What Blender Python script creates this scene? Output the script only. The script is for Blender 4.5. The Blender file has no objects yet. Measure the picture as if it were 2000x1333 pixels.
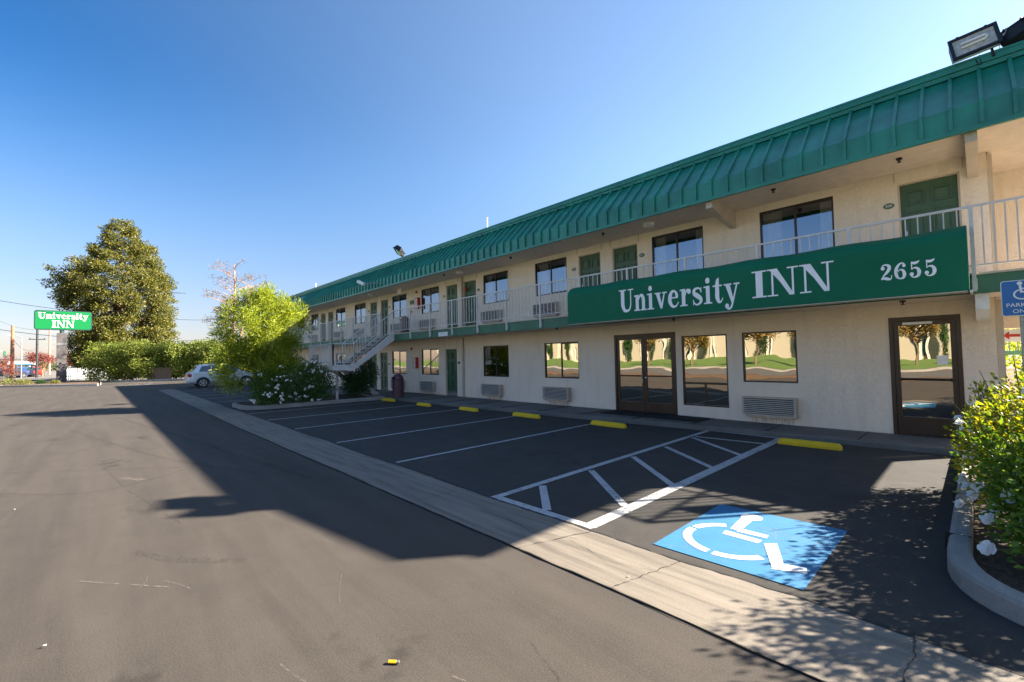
import bpy, bmesh, math, random
from mathutils import Vector, Matrix
random.seed(7)
S = bpy.context.scene
COL = S.collection
R = math.radians
pi = math.pi

# ------------------------------------------------------------------ materials
MATS = {}
def nodes_of(name):
    m = bpy.data.materials.new(name); m.use_nodes = True
    nt = m.node_tree; b = nt.nodes['Principled BSDF']
    MATS[name] = m
    return m, nt, b
def N(nt, t, **kw):
    n = nt.nodes.new(t)
    for k, v in kw.items():
        if k in n.inputs.keys() if hasattr(n, 'inputs') else False: n.inputs[k].default_value = v
        else: setattr(n, k, v)
    return n
def noise(nt, scale, detail=6, rough=.6, vec=None, dist=0):
    n = nt.nodes.new('ShaderNodeTexNoise')
    n.inputs['Scale'].default_value = scale; n.inputs['Detail'].default_value = detail
    n.inputs['Roughness'].default_value = rough; n.inputs['Distortion'].default_value = dist
    if vec: nt.links.new(vec, n.inputs['Vector'])
    return n
def coord(nt, scale=(1, 1, 1), rot=(0, 0, 0), kind='Object'):
    tc = nt.nodes.new('ShaderNodeTexCoord'); mp = nt.nodes.new('ShaderNodeMapping')
    mp.inputs['Scale'].default_value = scale; mp.inputs['Rotation'].default_value = rot
    nt.links.new(tc.outputs[kind], mp.inputs['Vector'])
    return mp.outputs['Vector']
def ramp(nt, fac, stops):
    r = nt.nodes.new('ShaderNodeValToRGB'); e = r.color_ramp.elements
    while len(e) > len(stops): e.remove(e[-1])
    while len(e) < len(stops): e.new(1)
    for i, (p, c) in enumerate(stops):
        e[i].position = p; e[i].color = (*c, 1) if len(c) == 3 else c
    nt.links.new(fac, r.inputs[0]); return r.outputs[0]
def mixc(nt, fac, a, b, mode='MIX'):
    m = nt.nodes.new('ShaderNodeMix'); m.data_type = 'RGBA'; m.blend_type = mode
    for s, v in ((0, fac), (6, a), (7, b)):
        if isinstance(v, (int, float)): m.inputs[s].default_value = v
        elif isinstance(v, tuple): m.inputs[s].default_value = (*v, 1) if len(v) == 3 else v
        else: nt.links.new(v, m.inputs[s])
    return m.outputs[2]
def bump(nt, b, h, strength=.3, dist=.01):
    n = nt.nodes.new('ShaderNodeBump'); n.inputs['Strength'].default_value = strength
    n.inputs['Distance'].default_value = dist
    nt.links.new(h, n.inputs['Height']); nt.links.new(n.outputs[0], b.inputs['Normal']); return n
def simple(name, c, rough=.6, metal=0, var=.12, scale=6, bs=0, bscale=80, coat=0, spec=.5):
    m, nt, b = nodes_of(name)
    b.inputs['Roughness'].default_value = rough; b.inputs['Metallic'].default_value = metal
    b.inputs['Coat Weight'].default_value = coat; b.inputs['Specular IOR Level'].default_value = spec
    v = coord(nt)
    n = noise(nt, scale, vec=v)
    lo = tuple(x * (1 - var) for x in c); hi = tuple(min(1, x * (1 + var)) for x in c)
    nt.links.new(ramp(nt, n.outputs[0], [(.3, lo), (.7, hi)]), b.inputs['Base Color'])
    if bs: bump(nt, b, noise(nt, bscale, vec=v).outputs[0], bs, .01)
    return m

def mat_asphalt(name, lo, hi, speck=.36, streak=True, wearc=None):
    m, nt, b = nodes_of(name)
    v = coord(nt)
    big = noise(nt, .35, 5, .6, v); mid = noise(nt, 2.2, 6, .65, v, .6)
    vs = coord(nt, (.12, 1.4, 1), (0, 0, R(-14))); st = noise(nt, 1.6, 7, .65, vs, .3)
    fine = noise(nt, 95, 4, .8, v)
    c = ramp(nt, big.outputs[0], [(.3, lo), (.7, hi)])
    c = mixc(nt, .45, c, ramp(nt, mid.outputs[0], [(.35, tuple(x * .7 for x in lo)), (.65, tuple(x * 1.18 for x in hi))]))
    c = mixc(nt, .42 if streak else .12, c, ramp(nt, st.outputs[0], [(.38, tuple(x * .62 for x in lo)), (.6, tuple(x * 1.3 for x in hi))]))
    c = mixc(nt, speck, c, ramp(nt, fine.outputs[0], [(.36, tuple(x * .35 for x in lo)), (.5, hi), (.68, tuple(min(1, x * 2.1) for x in hi))]))
    # dark oily spots
    vo = nt.nodes.new('ShaderNodeTexVoronoi'); vo.inputs['Scale'].default_value = .55; nt.links.new(coord(nt, (1, 1.6, 1)), vo.inputs['Vector'])
    dn = noise(nt, 5, 5, .6, v)
    ma = nt.nodes.new('ShaderNodeMath'); ma.operation = 'ADD'; nt.links.new(vo.outputs['Distance'], ma.inputs[0]); nt.links.new(dn.outputs[0], ma.inputs[1])
    spot = ramp(nt, ma.outputs[0], [(.50, (.55, .55, .55)), (.68, (1, 1, 1))])
    c = mixc(nt, .8, c, spot, 'MULTIPLY')
    if wearc:
        w = noise(nt, 1.3, 8, .7, v, 1.0)
        c = mixc(nt, ramp(nt, w.outputs[0], [(.56, (0, 0, 0)), (.72, (.55, .55, .55))]), c, wearc)
    nt.links.new(c, b.inputs['Base Color'])
    b.inputs['Roughness'].default_value = .88; b.inputs['Specular IOR Level'].default_value = .3
    bf = noise(nt, 150, 4, .8, v)
    bump(nt, b, bf.outputs[0], .5, .008)
    return m
mat_asphalt('asphalt', (.044, .0365, .030), (.062, .052, .043))
mat_asphalt('bay_asphalt', (.032, .0295, .0265), (.050, .045, .040), .25, False, (.085, .072, .06))
mat_asphalt('street', (.08, .075, .07), (.11, .105, .10), .2)

def mat_concrete(name, lo, hi, streak=(.2, 2.5, 1), amt=.6, dark=.4):
    m, nt, b = nodes_of(name); v = coord(nt)
    a = noise(nt, 1.1, 8, .65, v, .4); s = noise(nt, 2.4, 7, .65, coord(nt, streak), .2); f = noise(nt, 90, 4, .7, v)
    c = ramp(nt, a.outputs[0], [(.3, lo), (.7, hi)])
    c = mixc(nt, amt, c, ramp(nt, s.outputs[0], [(.33, tuple(x * dark for x in lo)), (.5, tuple(x * .85 for x in hi)), (.65, tuple(min(1, x * 1.15) for x in hi))]))
    c = mixc(nt, .2, c, ramp(nt, f.outputs[0], [(.35, tuple(x * .5 for x in lo)), (.65, tuple(min(1, x * 1.3) for x in hi))]))
    nt.links.new(c, b.inputs['Base Color']); b.inputs['Roughness'].default_value = .85
    bump(nt, b, f.outputs[0], .4, .006)
    return m
mat_concrete('gutter_concrete', (.115, .097, .077), (.20, .168, .132), (.25, 4, 1), .7, .5)
mat_concrete('walk_concrete', (.115, .105, .092), (.17, .156, .138), (1, 1, 1), .4, .6)
mat_concrete('kerb_concrete', (.20, .185, .165), (.29, .27, .245), (1, 1, 2), .35, .6)
mat_concrete('pylon_stone', (.045, .04, .045), (.11, .10, .10), (1, 1, .6), .6, .5)

def mat_stucco(name, c, strength=.9):
    m, nt, b = nodes_of(name); v = coord(nt)
    a = noise(nt, .6, 6, .6, v); d = noise(nt, 16, 8, .72, v, 1.6)
    col = ramp(nt, a.outputs[0], [(.3, tuple(x * .93 for x in c)), (.7, tuple(x * 1.05 for x in c))])
    col = mixc(nt, .22, col, ramp(nt, d.outputs[0], [(.36, tuple(x * .74 for x in c)), (.46, c), (.7, tuple(min(1, x * 1.05) for x in c))]))
    # rain streaks and splash dirt
    st = noise(nt, 5, 6, .6, coord(nt, (1, 1, .12)), .1)
    col = mixc(nt, .25, col, ramp(nt, st.outputs[0], [(.35, tuple(x * .72 for x in c)), (.5, c)]))
    nt.links.new(col, b.inputs['Base Color']); b.inputs['Roughness'].default_value = .92
    b.inputs['Specular IOR Level'].default_value = .2
    vo = noise(nt, 20, 6, .6, v, 2.2)
    h = ramp(nt, vo.outputs[0], [(.36, (0, 0, 0)), (.50, (1, 1, 1))])
    bump(nt, b, h, strength * .6, .012)
    return m
mat_stucco('stucco', (.86, .745, .61))
simple('ceiling', (.74, .63, .50), .9, var=.08, bs=.4, bscale=60)
simple('roof_metal', (.014, .21, .142), .36, 0, .28, 1.6, .02, 2, spec=.6)
simple('fascia_paint', (.045, .15, .085), .55, 0, .25, 3, .15, 20)
simple('door_paint', (.045, .105, .052), .45, 0, .1, 2)
simple('rail_paint', (.62, .59, .56), .5, 0, .12, 4)
simple('trim_paint', (.55, .47, .37), .6, 0, .1, 3)
simple('bronze', (.045, .032, .026), .35, .5, .15, 4)
simple('alu', (.42, .42, .42), .35, .8)
simple('steel', (.30, .31, .32), .45, .7, .25, 8)
simple('ac_metal', (.46, .40, .33), .5, .1, .12, 5)
simple('ac_dark', (.012, .012, .012), .8)
simple('curtain', (.62, .58, .48), .9, var=.1)
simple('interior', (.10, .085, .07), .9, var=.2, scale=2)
simple('kerb_pale', (.50, .46, .40), .85)
simple('mat_rubber', (.012, .012, .013), .85, 0, .3, 40, .5, 200)
simple('maroon', (.09, .035, .045), .5, 0, .2, 6)
simple('black', (.012, .012, .014), .5)
simple('red_paint', (.50, .035, .02), .45)
simple('sign_blue', (.008, .13, .40), .4, var=.05)
simple('sign_white', (.80, .80, .80), .45, var=.04)
simple('letter_white', (.90, .90, .90), .6, var=.05)
simple('sign_green', (.0, .16, .038), .4, var=.06)
simple('sign_frame', (.02, .05, .055), .4)
simple('bark', (.14, .095, .065), .9, 0, .35, 8, .8, 30)
simple('dead_wood', (.36, .22, .17), .9, 0, .25, 8)
simple('wood_pole', (.36, .17, .09), .85, 0, .25, 6)
simple('stem_green', (.12, .13, .045), .7)
simple('tyre', (.018, .018, .02), .8)
simple('rim', (.55, .56, .58), .3, .8)
simple('car_silver', (.60, .64, .66), .28, .25, .04, coat=.6)
simple('car_blue', (.02, .06, .30), .28, .2, .04, coat=.6)
simple('car_dark', (.03, .03, .04), .28, .2, .04, coat=.6)
simple('car_red', (.45, .03, .03), .28, .2, .04, coat=.6)
simple('car_glass', (.02, .05, .06), .06, 0, .05, spec=.9)
simple('lamp_red', (.42, .05, .05), .25)
simple('plastic_grey', (.60, .54, .47), .5)
simple('white_wall', (.78, .76, .72), .7)
simple('cream', (.30, .27, .215), .9, var=.06)
simple('cream_dark', (.30, .26, .20), .9, var=.06)
mat_leaf_later = True
simple('flower_core', (.75, .6, .25), .7)
simple('brown_board', (.20, .13, .09), .85, 0, .2, 5)
simple('crack', (.02, .018, .016), .95)
simple('lens_glass', (.55, .52, .44), .15, .3, .3, 14)
simple('lamp_tube', (.80, .80, .76), .3)
simple('lot_ground', (.16, .14, .12), .9, 0, .15, .3)
simple('red_kerb', (.45, .10, .08), .8)

def mat_paint(name, c, wear=.42, under=(.06, .057, .055)):
    m, nt, b = nodes_of(name); v = coord(nt)
    a = noise(nt, 22, 9, .75, v, .3); g = noise(nt, 1.7, 4, .6, v)
    ad = nt.nodes.new('ShaderNodeMath'); ad.operation = 'MULTIPLY_ADD'; ad.inputs[1].default_value = .35
    nt.links.new(g.outputs[0], ad.inputs[0]); nt.links.new(a.outputs[0], ad.inputs[2])
    f = ramp(nt, ad.outputs[0], [(wear - .07, (1, 1, 1)), (wear + .04, (0, 0, 0))])
    col = ramp(nt, noise(nt, 5, 4, .6, v).outputs[0], [(.3, tuple(x * .85 for x in c)), (.7, c)])
    nt.links.new(mixc(nt, f, col, under), b.inputs['Base Color'])
    b.inputs['Roughness'].default_value = .75
    bump(nt, b, noise(nt, 120, 3, .7, v).outputs[0], .45, .008)
    return m
mat_paint('yellow_paint', (.74, .48, .008), .44, (.28, .22, .12))
mat_paint('line_white', (.40, .40, .40), .60)
mat_paint('symbol_white', (.62, .62, .62), .50)
mat_paint('symbol_blue', (.018, .15, .31), .58, (.09, .14, .17))

def mat_mulch():
    m, nt, b = nodes_of('mulch'); v = coord(nt)
    a = noise(nt, 26, 8, .8, v, .8)
    nt.links.new(ramp(nt, a.outputs[0], [(.3, (.015, .010, .007)), (.5, (.085, .05, .03)), (.68, (.25, .16, .10))]), b.inputs['Base Color'])
    b.inputs['Roughness'].default_value = .95; bump(nt, b, a.outputs[0], 1, .05)
mat_mulch()
def mat_grass():
    m, nt, b = nodes_of('lawn'); v = coord(nt)
    a = noise(nt, 12, 8, .75, v); g = noise(nt, .15, 4, .6, v)
    c = ramp(nt, a.outputs[0], [(.3, (.05, .10, .012)), (.7, (.13, .22, .03))])
    c = mixc(nt, .3, c, ramp(nt, g.outputs[0], [(.35, (.05, .10, .01)), (.65, (.16, .24, .04))]))
    nt.links.new(c, b.inputs['Base Color']); b.inputs['Roughness'].default_value = .9; bump(nt, b, a.outputs[0], 1, .05)
mat_grass()
def mat_leaf(name, cols, trans=.35, rough=.5, tint=(1.5, 1.45, .6)):
    m, nt, b = nodes_of(name)
    g = nt.nodes.new('ShaderNodeNewGeometry')
    c = ramp(nt, g.outputs['Random Per Island'], [(i / (len(cols) - 1), k) for i, k in enumerate(cols)])
    nt.links.new(c, b.inputs['Base Color']); b.inputs['Roughness'].default_value = rough
    b.inputs['Specular IOR Level'].default_value = .35
    t = nt.nodes.new('ShaderNodeBsdfTranslucent'); mx = nt.nodes.new('ShaderNodeMixShader')
    tc = mixc(nt, 1, c, tint, 'MULTIPLY')
    nt.links.new(tc, t.inputs[0]); mx.inputs[0].default_value = trans
    nt.links.new(b.outputs[0], mx.inputs[1]); nt.links.new(t.outputs[0], mx.inputs[2])
    nt.links.new(mx.outputs[0], nt.nodes['Material Output'].inputs[0]); return m
mat_leaf('leaf_conifer', [(.03, .045, .010), (.08, .09, .016), (.15, .145, .025), (.26, .22, .04)], .3)
mat_leaf('leaf_hedge', [(.05, .09, .014), (.13, .18, .022), (.24, .28, .04), (.36, .36, .08)], .3)
mat_leaf('leaf_bright', [(.10, .15, .012), (.24, .30, .022), (.40, .42, .05)], .45)
mat_leaf('leaf_rose', [(.05, .11, .015), (.13, .20, .015), (.28, .30, .02), (.42, .36, .02), (.10, .16, .02)], .4)
mat_leaf('leaf_rose_green', [(.05, .12, .015), (.10, .19, .02), (.18, .26, .03)], .35)
mat_leaf('leaf_rose_dark', [(.03, .085, .014), (.06, .13, .02), (.10, .17, .025)], .3)
mat_leaf('leaf_dark', [(.012, .045, .014), (.025, .075, .02), (.05, .10, .02)], .25)
mat_leaf('leaf_maroon', [(.13, .03, .03), (.22, .06, .05), (.28, .10, .07)], .3)
mat_leaf('leaf_far', [(.04, .07, .02), (.08, .11, .03), (.14, .13, .04)], .3)
mat_leaf('leaf_autumn', [(.10, .09, .02), (.20, .13, .03), (.28, .17, .05)], .3)
mat_leaf('leaf_dead', [(.20, .13, .09), (.14, .12, .06), (.30, .18, .13)], .2)
mat_leaf('petal', [(.84, .83, .81), (.90, .89, .87)], .35, .6, (1, 1, .96))
mat_leaf('leaf_low', [(.10, .16, .03), (.18, .22, .05), (.24, .10, .05)], .3)

def mat_glass(name, refl, tint, alpha_tint, wave=.02):
    m, nt, b = nodes_of(name); nt.nodes.remove(b)
    v = coord(nt, (1, 1, 1))
    gl = nt.nodes.new('ShaderNodeBsdfGlossy'); gl.inputs['Roughness'].default_value = .0; gl.inputs['Color'].default_value = (*tint, 1)
    tr = nt.nodes.new('ShaderNodeBsdfTransparent'); tr.inputs[0].default_value = (*alpha_tint, 1)
    fr = nt.nodes.new('ShaderNodeFresnel'); fr.inputs[0].default_value = 1.5
    ad = nt.nodes.new('ShaderNodeMath'); ad.operation = 'MULTIPLY_ADD'; ad.use_clamp = True
    ad.inputs[1].default_value = 1.0; ad.inputs[2].default_value = refl
    nt.links.new(fr.outputs[0], ad.inputs[0])
    mx = nt.nodes.new('ShaderNodeMixShader')
    nt.links.new(ad.outputs[0], mx.inputs[0]); nt.links.new(tr.outputs[0], mx.inputs[1]); nt.links.new(gl.outputs[0], mx.inputs[2])
    bp = nt.nodes.new('ShaderNodeBump'); bp.inputs['Strength'].default_value = 1; bp.inputs['Distance'].default_value = wave
    n = noise(nt, .9, 2, .4, v); nt.links.new(n.outputs[0], bp.inputs['Height']); nt.links.new(bp.outputs[0], gl.inputs['Normal'])
    nt.links.new(mx.outputs[0], nt.nodes['Material Output'].inputs[0]); return m
mat_glass('glass_lobby', .48, (.84, .76, .62), (.22, .20, .18), .007)
mat_glass('glass_upper', .20, (.80, .88, 1.0), (.62, .62, .60), .003)

def mat_awning():
    m, nt, b = nodes_of('awning_fabric'); v = coord(nt)
    a = noise(nt, .9, 5, .6, v); w = noise(nt, 220, 2, .5, coord(nt, (1, 1, .2)))
    c = ramp(nt, a.outputs[0], [(.3, (.003, .125, .060)), (.7, (.006, .155, .078))])
    c = mixc(nt, .12, c, ramp(nt, w.outputs[0], [(.35, (.004, .06, .03)), (.65, (.02, .20, .11))]))
    nt.links.new(c, b.inputs['Base Color']); b.inputs['Roughness'].default_value = .6; b.inputs['Specular IOR Level'].default_value = .2
    bump(nt, b, a.outputs[0], .4, .04)
mat_awning()

# ------------------------------------------------------------------ mesh helpers
class MB:
    def __init__(s): s.v = []; s.f = []; s.m = []
    def add(s, vs, fs, mi=0):
        o = len(s.v); s.v += [tuple(v) for v in vs]
        for f in fs: s.f.append([i + o for i in f]); s.m.append(mi)
        return s
    def box(s, x0, x1, y0, y1, z0, z1, mi=0, M=None):
        vs = [(x, y, z) for x in (x0, x1) for y in (y0, y1) for z in (z0, z1)]
        if M is not None: vs = [tuple(M @ Vector(v)) for v in vs]
        return s.add(vs, [(0, 1, 3, 2), (4, 6, 7, 5), (0, 4, 5, 1), (2, 3, 7, 6), (0, 2, 6, 4), (1, 5, 7, 3)], mi)
    def bbox(s, x0, x1, y0, y1, z0, z1, b=.01, mi=0, M=None):
        # chamfered box
        bm = bmesh.new(); bmesh.ops.create_cube(bm, size=1)
        for v in bm.verts: v.co = Vector(((x0 + x1) / 2 + v.co.x * (x1 - x0), (y0 + y1) / 2 + v.co.y * (y1 - y0), (z0 + z1) / 2 + v.co.z * (z1 - z0)))
        bmesh.ops.bevel(bm, geom=bm.edges[:], offset=b, segments=2, affect='EDGES')
        if M is not None: bm.transform(M)
        bm.verts.index_update(); s.add([v.co[:] for v in bm.verts], [[v.index for v in f.verts] for f in bm.faces], mi); bm.free(); return s
    def tube(s, pts, r, n=8, mi=0, cap=True):
        pts = [Vector(p) for p in pts]; rs = r if isinstance(r, (list, tuple)) else [r] * len(pts)
        vs = []; fs = []
        up = None
        for i, p in enumerate(pts):
            d = (pts[min(i + 1, len(pts) - 1)] - pts[max(i - 1, 0)])
            if d.length < 1e-9: d = Vector((0, 0, 1))
            d.normalize()
            if up is None: up = Vector((0, 0, 1)) if abs(d.z) < .9 else Vector((1, 0, 0))
            a = d.cross(up)
            if a.length < 1e-6: a = d.cross(Vector((0, 1, 0)))
            a.normalize(); b = d.cross(a).normalized(); up = -b if False else up
            for k in range(n):
                t = 2 * pi * k / n; vs.append(p + (a * math.cos(t) + b * math.sin(t)) * rs[i])
        for i in range(len(pts) - 1):
            for k in range(n): fs.append((i * n + k, i * n + (k + 1) % n, (i + 1) * n + (k + 1) % n, (i + 1) * n + k))
        if cap: fs.append(list(range(n))[::-1]); fs.append([(len(pts) - 1) * n + k for k in range(n)])
        return s.add(vs, fs, mi)
    def prism(s, poly, axis, a0, a1, mi=0):
        # poly: 2D points in the two other axes (order x,y,z without axis)
        def mk(p, a):
            if axis == 'x': return (a, p[0], p[1])
            if axis == 'y': return (p[0], a, p[1])
            return (p[0], p[1], a)
        n = len(poly); vs = [mk(p, a0) for p in poly] + [mk(p, a1) for p in poly]
        fs = [list(range(n)), [n + i for i in range(n)][::-1]] + [(i, (i + 1) % n, n + (i + 1) % n, n + i) for i in range(n)]
        return s.add(vs, fs, mi)
    def build(s, name, mats, parent=None, smooth=False, fix=True):
        me = bpy.data.meshes.new(name); me.from_pydata(s.v, [], s.f); me.update()
        if not isinstance(mats, (list, tuple)): mats = [mats]
        for k in mats: me.materials.append(MATS[k])
        if len(mats) > 1: me.polygons.foreach_set('material_index', s.m)
        if fix:
            bm = bmesh.new(); bm.from_mesh(me); bmesh.ops.recalc_face_normals(bm, faces=bm.faces[:]); bm.to_mesh(me); bm.free()
        if smooth:
            me.polygons.foreach_set('use_smooth', [True] * len(me.polygons))
        o = bpy.data.objects.new(name, me); COL.objects.link(o)
        if parent: o.parent = parent
        return o
def tag(o, label=None, cat=None, group=None, kind=None):
    if label: o['label'] = label
    if cat: o['category'] = cat
    if group: o['group'] = group
    if kind: o['kind'] = kind
    return o
def thing(name, label, cat, loc=(0, 0, 0), rz=0, group=None):
    o = bpy.data.objects.new(name, None); COL.objects.link(o); o.empty_display_size = .2
    o.location = loc; o.rotation_euler = (0, 0, rz)
    return tag(o, label, cat, group)
def copy_tree(o, parent=None):
    c = o.copy(); COL.objects.link(c)
    if parent is not None: c.parent = parent
    for ch in list(o.children): copy_tree(ch, c)
    return c
def struct(name, mb, mats, **kw): return tag(mb.build(name, mats, **kw), kind='structure')
def text_mesh(txt, size, mi=0, depth=.004):
    cu = bpy.data.curves.new('lettering', 'FONT'); cu.body = txt; cu.size = size; cu.extrude = depth; cu.align_x = 'CENTER'; cu.align_y = 'CENTER'; cu.resolution_u = 3
    o = bpy.data.objects.new('lettering', cu); COL.objects.link(o)
    dg = bpy.context.evaluated_depsgraph_get(); dg.update()
    me = bpy.data.meshes.new_from_object(o.evaluated_get(dg))
    r = ([v.co.copy() for v in me.vertices], [list(p.vertices) for p in me.polygons])
    bpy.data.objects.remove(o); bpy.data.meshes.remove(me); return r

# ------------------------------------------------------------------ serif lettering (units of cap height)
def cr(pts, k=7):
    out = []
    P = [pts[0]] + list(pts) + [pts[-1]]
    for i in range(1, len(P) - 2):
        for j in range(k):
            t = j / k
            out.append(tuple(.5 * ((2 * P[i][c]) + (-P[i - 1][c] + P[i + 1][c]) * t + (2 * P[i - 1][c] - 5 * P[i][c] + 4 * P[i + 1][c] - P[i + 2][c]) * t * t + (-P[i - 1][c] + 3 * P[i][c] - 3 * P[i + 1][c] + P[i + 2][c]) * t ** 3) for c in range(3)))
    out.append(tuple(pts[-1])); return out
def rib(*pts):      # (x, y, width) centre line
    q = cr(pts); L = []; Rr = []
    for i, (x, y, w) in enumerate(q):
        a = q[max(i - 1, 0)]; b = q[min(i + 1, len(q) - 1)]
        dx, dy = b[0] - a[0], b[1] - a[1]; l = math.hypot(dx, dy) or 1
        nx, ny = -dy / l, dx / l
        L.append((x + nx * w / 2, y + ny * w / 2)); Rr.append((x - nx * w / 2, y - ny * w / 2))
    return ('strip', L, Rr)
def rc(x0, x1, y0, y1): return ('poly', [(x0, y0), (x1, y0), (x1, y1), (x0, y1)])
def pg(*p): return ('poly', list(p))
def dot(x, y, r): return ('poly', [(x + r * math.cos(t * pi / 8), y + r * math.sin(t * pi / 8)) for t in range(16)])
XH = .68
GL = {
 'I': (.50, [rc(.13, .37, 0, 1), rc(0, .5, 0, .055), rc(0, .5, .945, 1)]),
 'N': (1.02, [rc(.14, .205, 0, 1), rc(0, .35, 0, .05), rc(0, .3, .95, 1), pg((.06, 1), (.34, 1), (.87, 0), (.80, 0)), pg((.14, 1), (.34, 1), (.87, .0), (.72, .0)), rc(.805, .87, 0, 1), rc(.66, 1.02, .95, 1)]),
 'U': (.98, [rc(0, .5, .945, 1), rc(.62, .98, .945, 1), rib((.25, .99, .24), (.25, .6, .24), (.26, .3, .23), (.36, .09, .17), (.53, .045, .12), (.70, .10, .09), (.79, .30, .075), (.80, .65, .07), (.80, .99, .07))]),
 'n': (.80, [rc(.10, .30, 0, XH), pg((0, XH - .055), (.15, XH - .055), (.30, XH), (.30, XH + .02), (0, XH)), rc(0, .39, 0, .055), rib((.27, .46, .07), (.38, .63, .10), (.52, .645, .15), (.60, .50, .20), (.605, .25, .20), (.605, 0, .20)), rc(.43, .80, 0, .055)]),
 'i': (.42, [rc(.11, .31, 0, XH), rc(0, .42, 0, .055), pg((0, XH - .055), (.31, XH - .055), (.31, XH + .02), (0, XH)), dot(.21, .90, .115)]),
 'v': (.74, [pg((.06, XH), (.29, XH), (.46, .0), (.34, .0)), pg((.33, .0), (.45, .0), (.64, XH), (.57, XH)), rc(0, .38, XH - .055, XH), rc(.46, .74, XH - .055, XH)]),
 'e': (.66, [rib((.52, .38, .14), (.52, .52, .15), (.40, .655, .09), (.24, .62, .14), (.14, .45, .20), (.13, .25, .20), (.24, .07, .14), (.40, .02, .09), (.53, .08, .06), (.62, .20, .05)), rc(.16, .59, .36, .415)]),
 'r': (.62, [rc(.10, .30, 0, XH), pg((0, XH - .055), (.15, XH - .055), (.30, XH), (.30, XH + .02), (0, XH)), rc(0, .42, 0, .055), rib((.28, .42, .06), (.36, .60, .08), (.46, .65, .10)), dot(.51, .575, .105)]),
 's': (.58, [rib((.49, .50, .05), (.42, .63, .06), (.28, .655, .08), (.13, .59, .13), (.12, .46, .17), (.28, .36, .20), (.45, .25, .18), (.47, .12, .14), (.34, .025, .08), (.18, .03, .06), (.06, .17, .05)), pg((.47, XH), (.51, XH), (.51, .47), (.46, .47)), pg((.05, .22), (.09, .22), (.09, 0), (.05, 0))]),
 't': (.50, [rc(0, .46, XH - .06, XH), rib((.23, .92, .06), (.22, .75, .16), (.22, .45, .20), (.22, .20, .20), (.30, .04, .13), (.42, .06, .06), (.49, .18, .05)), pg((.12, XH - .01), (.32, XH - .01), (.32, .95), (.27, .95))]),
 'y': (.76, [pg((.06, XH), (.29, XH), (.47, .02), (.36, -.05)), rc(0, .38, XH - .055, XH), rc(.48, .76, XH - .055, XH), rib((.64, XH, .07), (.52, .3, .07), (.42, .0, .08), (.33, -.2, .09), (.2, -.26, .08), (.12, -.2, .06)), dot(.13, -.15, .095)]),
 '2': (.70, [dot(.16, .76, .12), rib((.10, .78, .06), (.17, .93, .07), (.34, .965, .10), (.52, .87, .18), (.52, .68, .20), (.36, .46, .15), (.18, .28, .08), (.06, .06, .05)), rib((.05, .10, .10), (.2, .15, .16), (.38, .10, .19), (.55, .06, .12), (.63, .12, .06), (.66, .30, .05))]),
 '6': (.72, [rib((.60, .86, .08), (.48, .96, .08), (.30, .90, .12), (.14, .66, .19), (.11, .38, .21), (.17, .14, .16), (.33, .035, .08), (.50, .08, .15), (.57, .28, .20), (.50, .50, .15), (.36, .57, .07), (.22, .48, .06), (.16, .36, .05)), dot(.56, .80, .10)]),
 '5': (.70, [pg((.13, .52), (.18, .52), (.20, .90), (.13, .93)), rib((.13, .92, .10), (.30, .87, .16), (.46, .90, .13), (.58, .99, .04)), rib((.14, .50, .05), (.28, .585, .08), (.46, .54, .15), (.55, .34, .21), (.49, .12, .17), (.32, .03, .09), (.16, .07, .07), (.08, .2, .06)), dot(.145, .22, .115)]),
}
def layout(txt, gap=.055):
    x = 0; out = []
    for ch in txt:
        if ch == ' ': x += .42; continue
        w, pcs = GL[ch]; out.append((x, pcs)); x += w + gap
    return out, x - gap
def letter(mb, txt, x0, x1, z0, h, fn, mi=0, d0=.004, gap=.055):
    """fn(u, v, d) -> world point; u runs x0..x1, v up, d out of the face"""
    lay, W = layout(txt, gap); sx = (x1 - x0) / W; k = 0
    for ox, pcs in lay:
        for kind, *g in pcs:
            d = d0 + .0004 * (k % 12); k += 1
            if kind == 'poly': loops = [g[0]]
            else:
                L, Q = g; loops = [[L[i], L[i + 1], Q[i + 1], Q[i]] for i in range(len(L) - 1)]
                o = len(mb.v)
                vs = []
                for p in L: vs.append(fn(x0 + (ox + p[0]) * sx, z0 + p[1] * h, d))
                for p in Q: vs.append(fn(x0 + (ox + p[0]) * sx, z0 + p[1] * h, d))
                n = len(L); mb.add(vs, [(i, i + 1, n + i + 1, n + i) for i in range(n - 1)], mi); continue
            for lp in loops:
                mb.add([fn(x0 + (ox + p[0]) * sx, z0 + p[1] * h, d) for p in lp], [list(range(len(lp)))], mi)

# ------------------------------------------------------------------ foliage helpers
def leaves(clumps, n, size, aspect=.45, shell=.55, droop=0, seed=0, mb=None, fold=.25, jitter=.0, up=.2):
    rnd = random.Random(seed); mb = mb or MB()
    wts = [c[1][0] * c[1][1] * c[1][2] for c in clumps]; wts = [w ** .67 for w in wts]
    tot = sum(wts)
    for (c, r), w in zip(clumps, wts):
        c = Vector(c); m = max(3, int(n * w / tot))
        for _ in range(m):
            d = Vector((rnd.gauss(0, 1), rnd.gauss(0, 1), rnd.gauss(0, 1))).normalized()
            rr = rnd.random() ** shell
            p = c + Vector((d.x * r[0], d.y * r[1], d.z * r[2])) * rr * (1 + rnd.uniform(-jitter, jitter))
            if p.z < .03: continue
            a = (d * .8 + Vector((rnd.gauss(0, .6), rnd.gauss(0, .6), rnd.gauss(0, .6) + up - droop))).normalized()
            b = a.cross(Vector((rnd.gauss(0, 1), rnd.gauss(0, 1), rnd.gauss(0, 1)))).normalized()
            nn = a.cross(b)
            L = size * rnd.uniform(.6, 1.35); W = L * aspect
            mb.add([p, p + a * L * .45 + b * W * .5 + nn * W * fold, p + a * L, p + a * L * .45 - b * W * .5 + nn * W * fold], [(0, 1, 2, 3)])
    return mb
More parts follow.
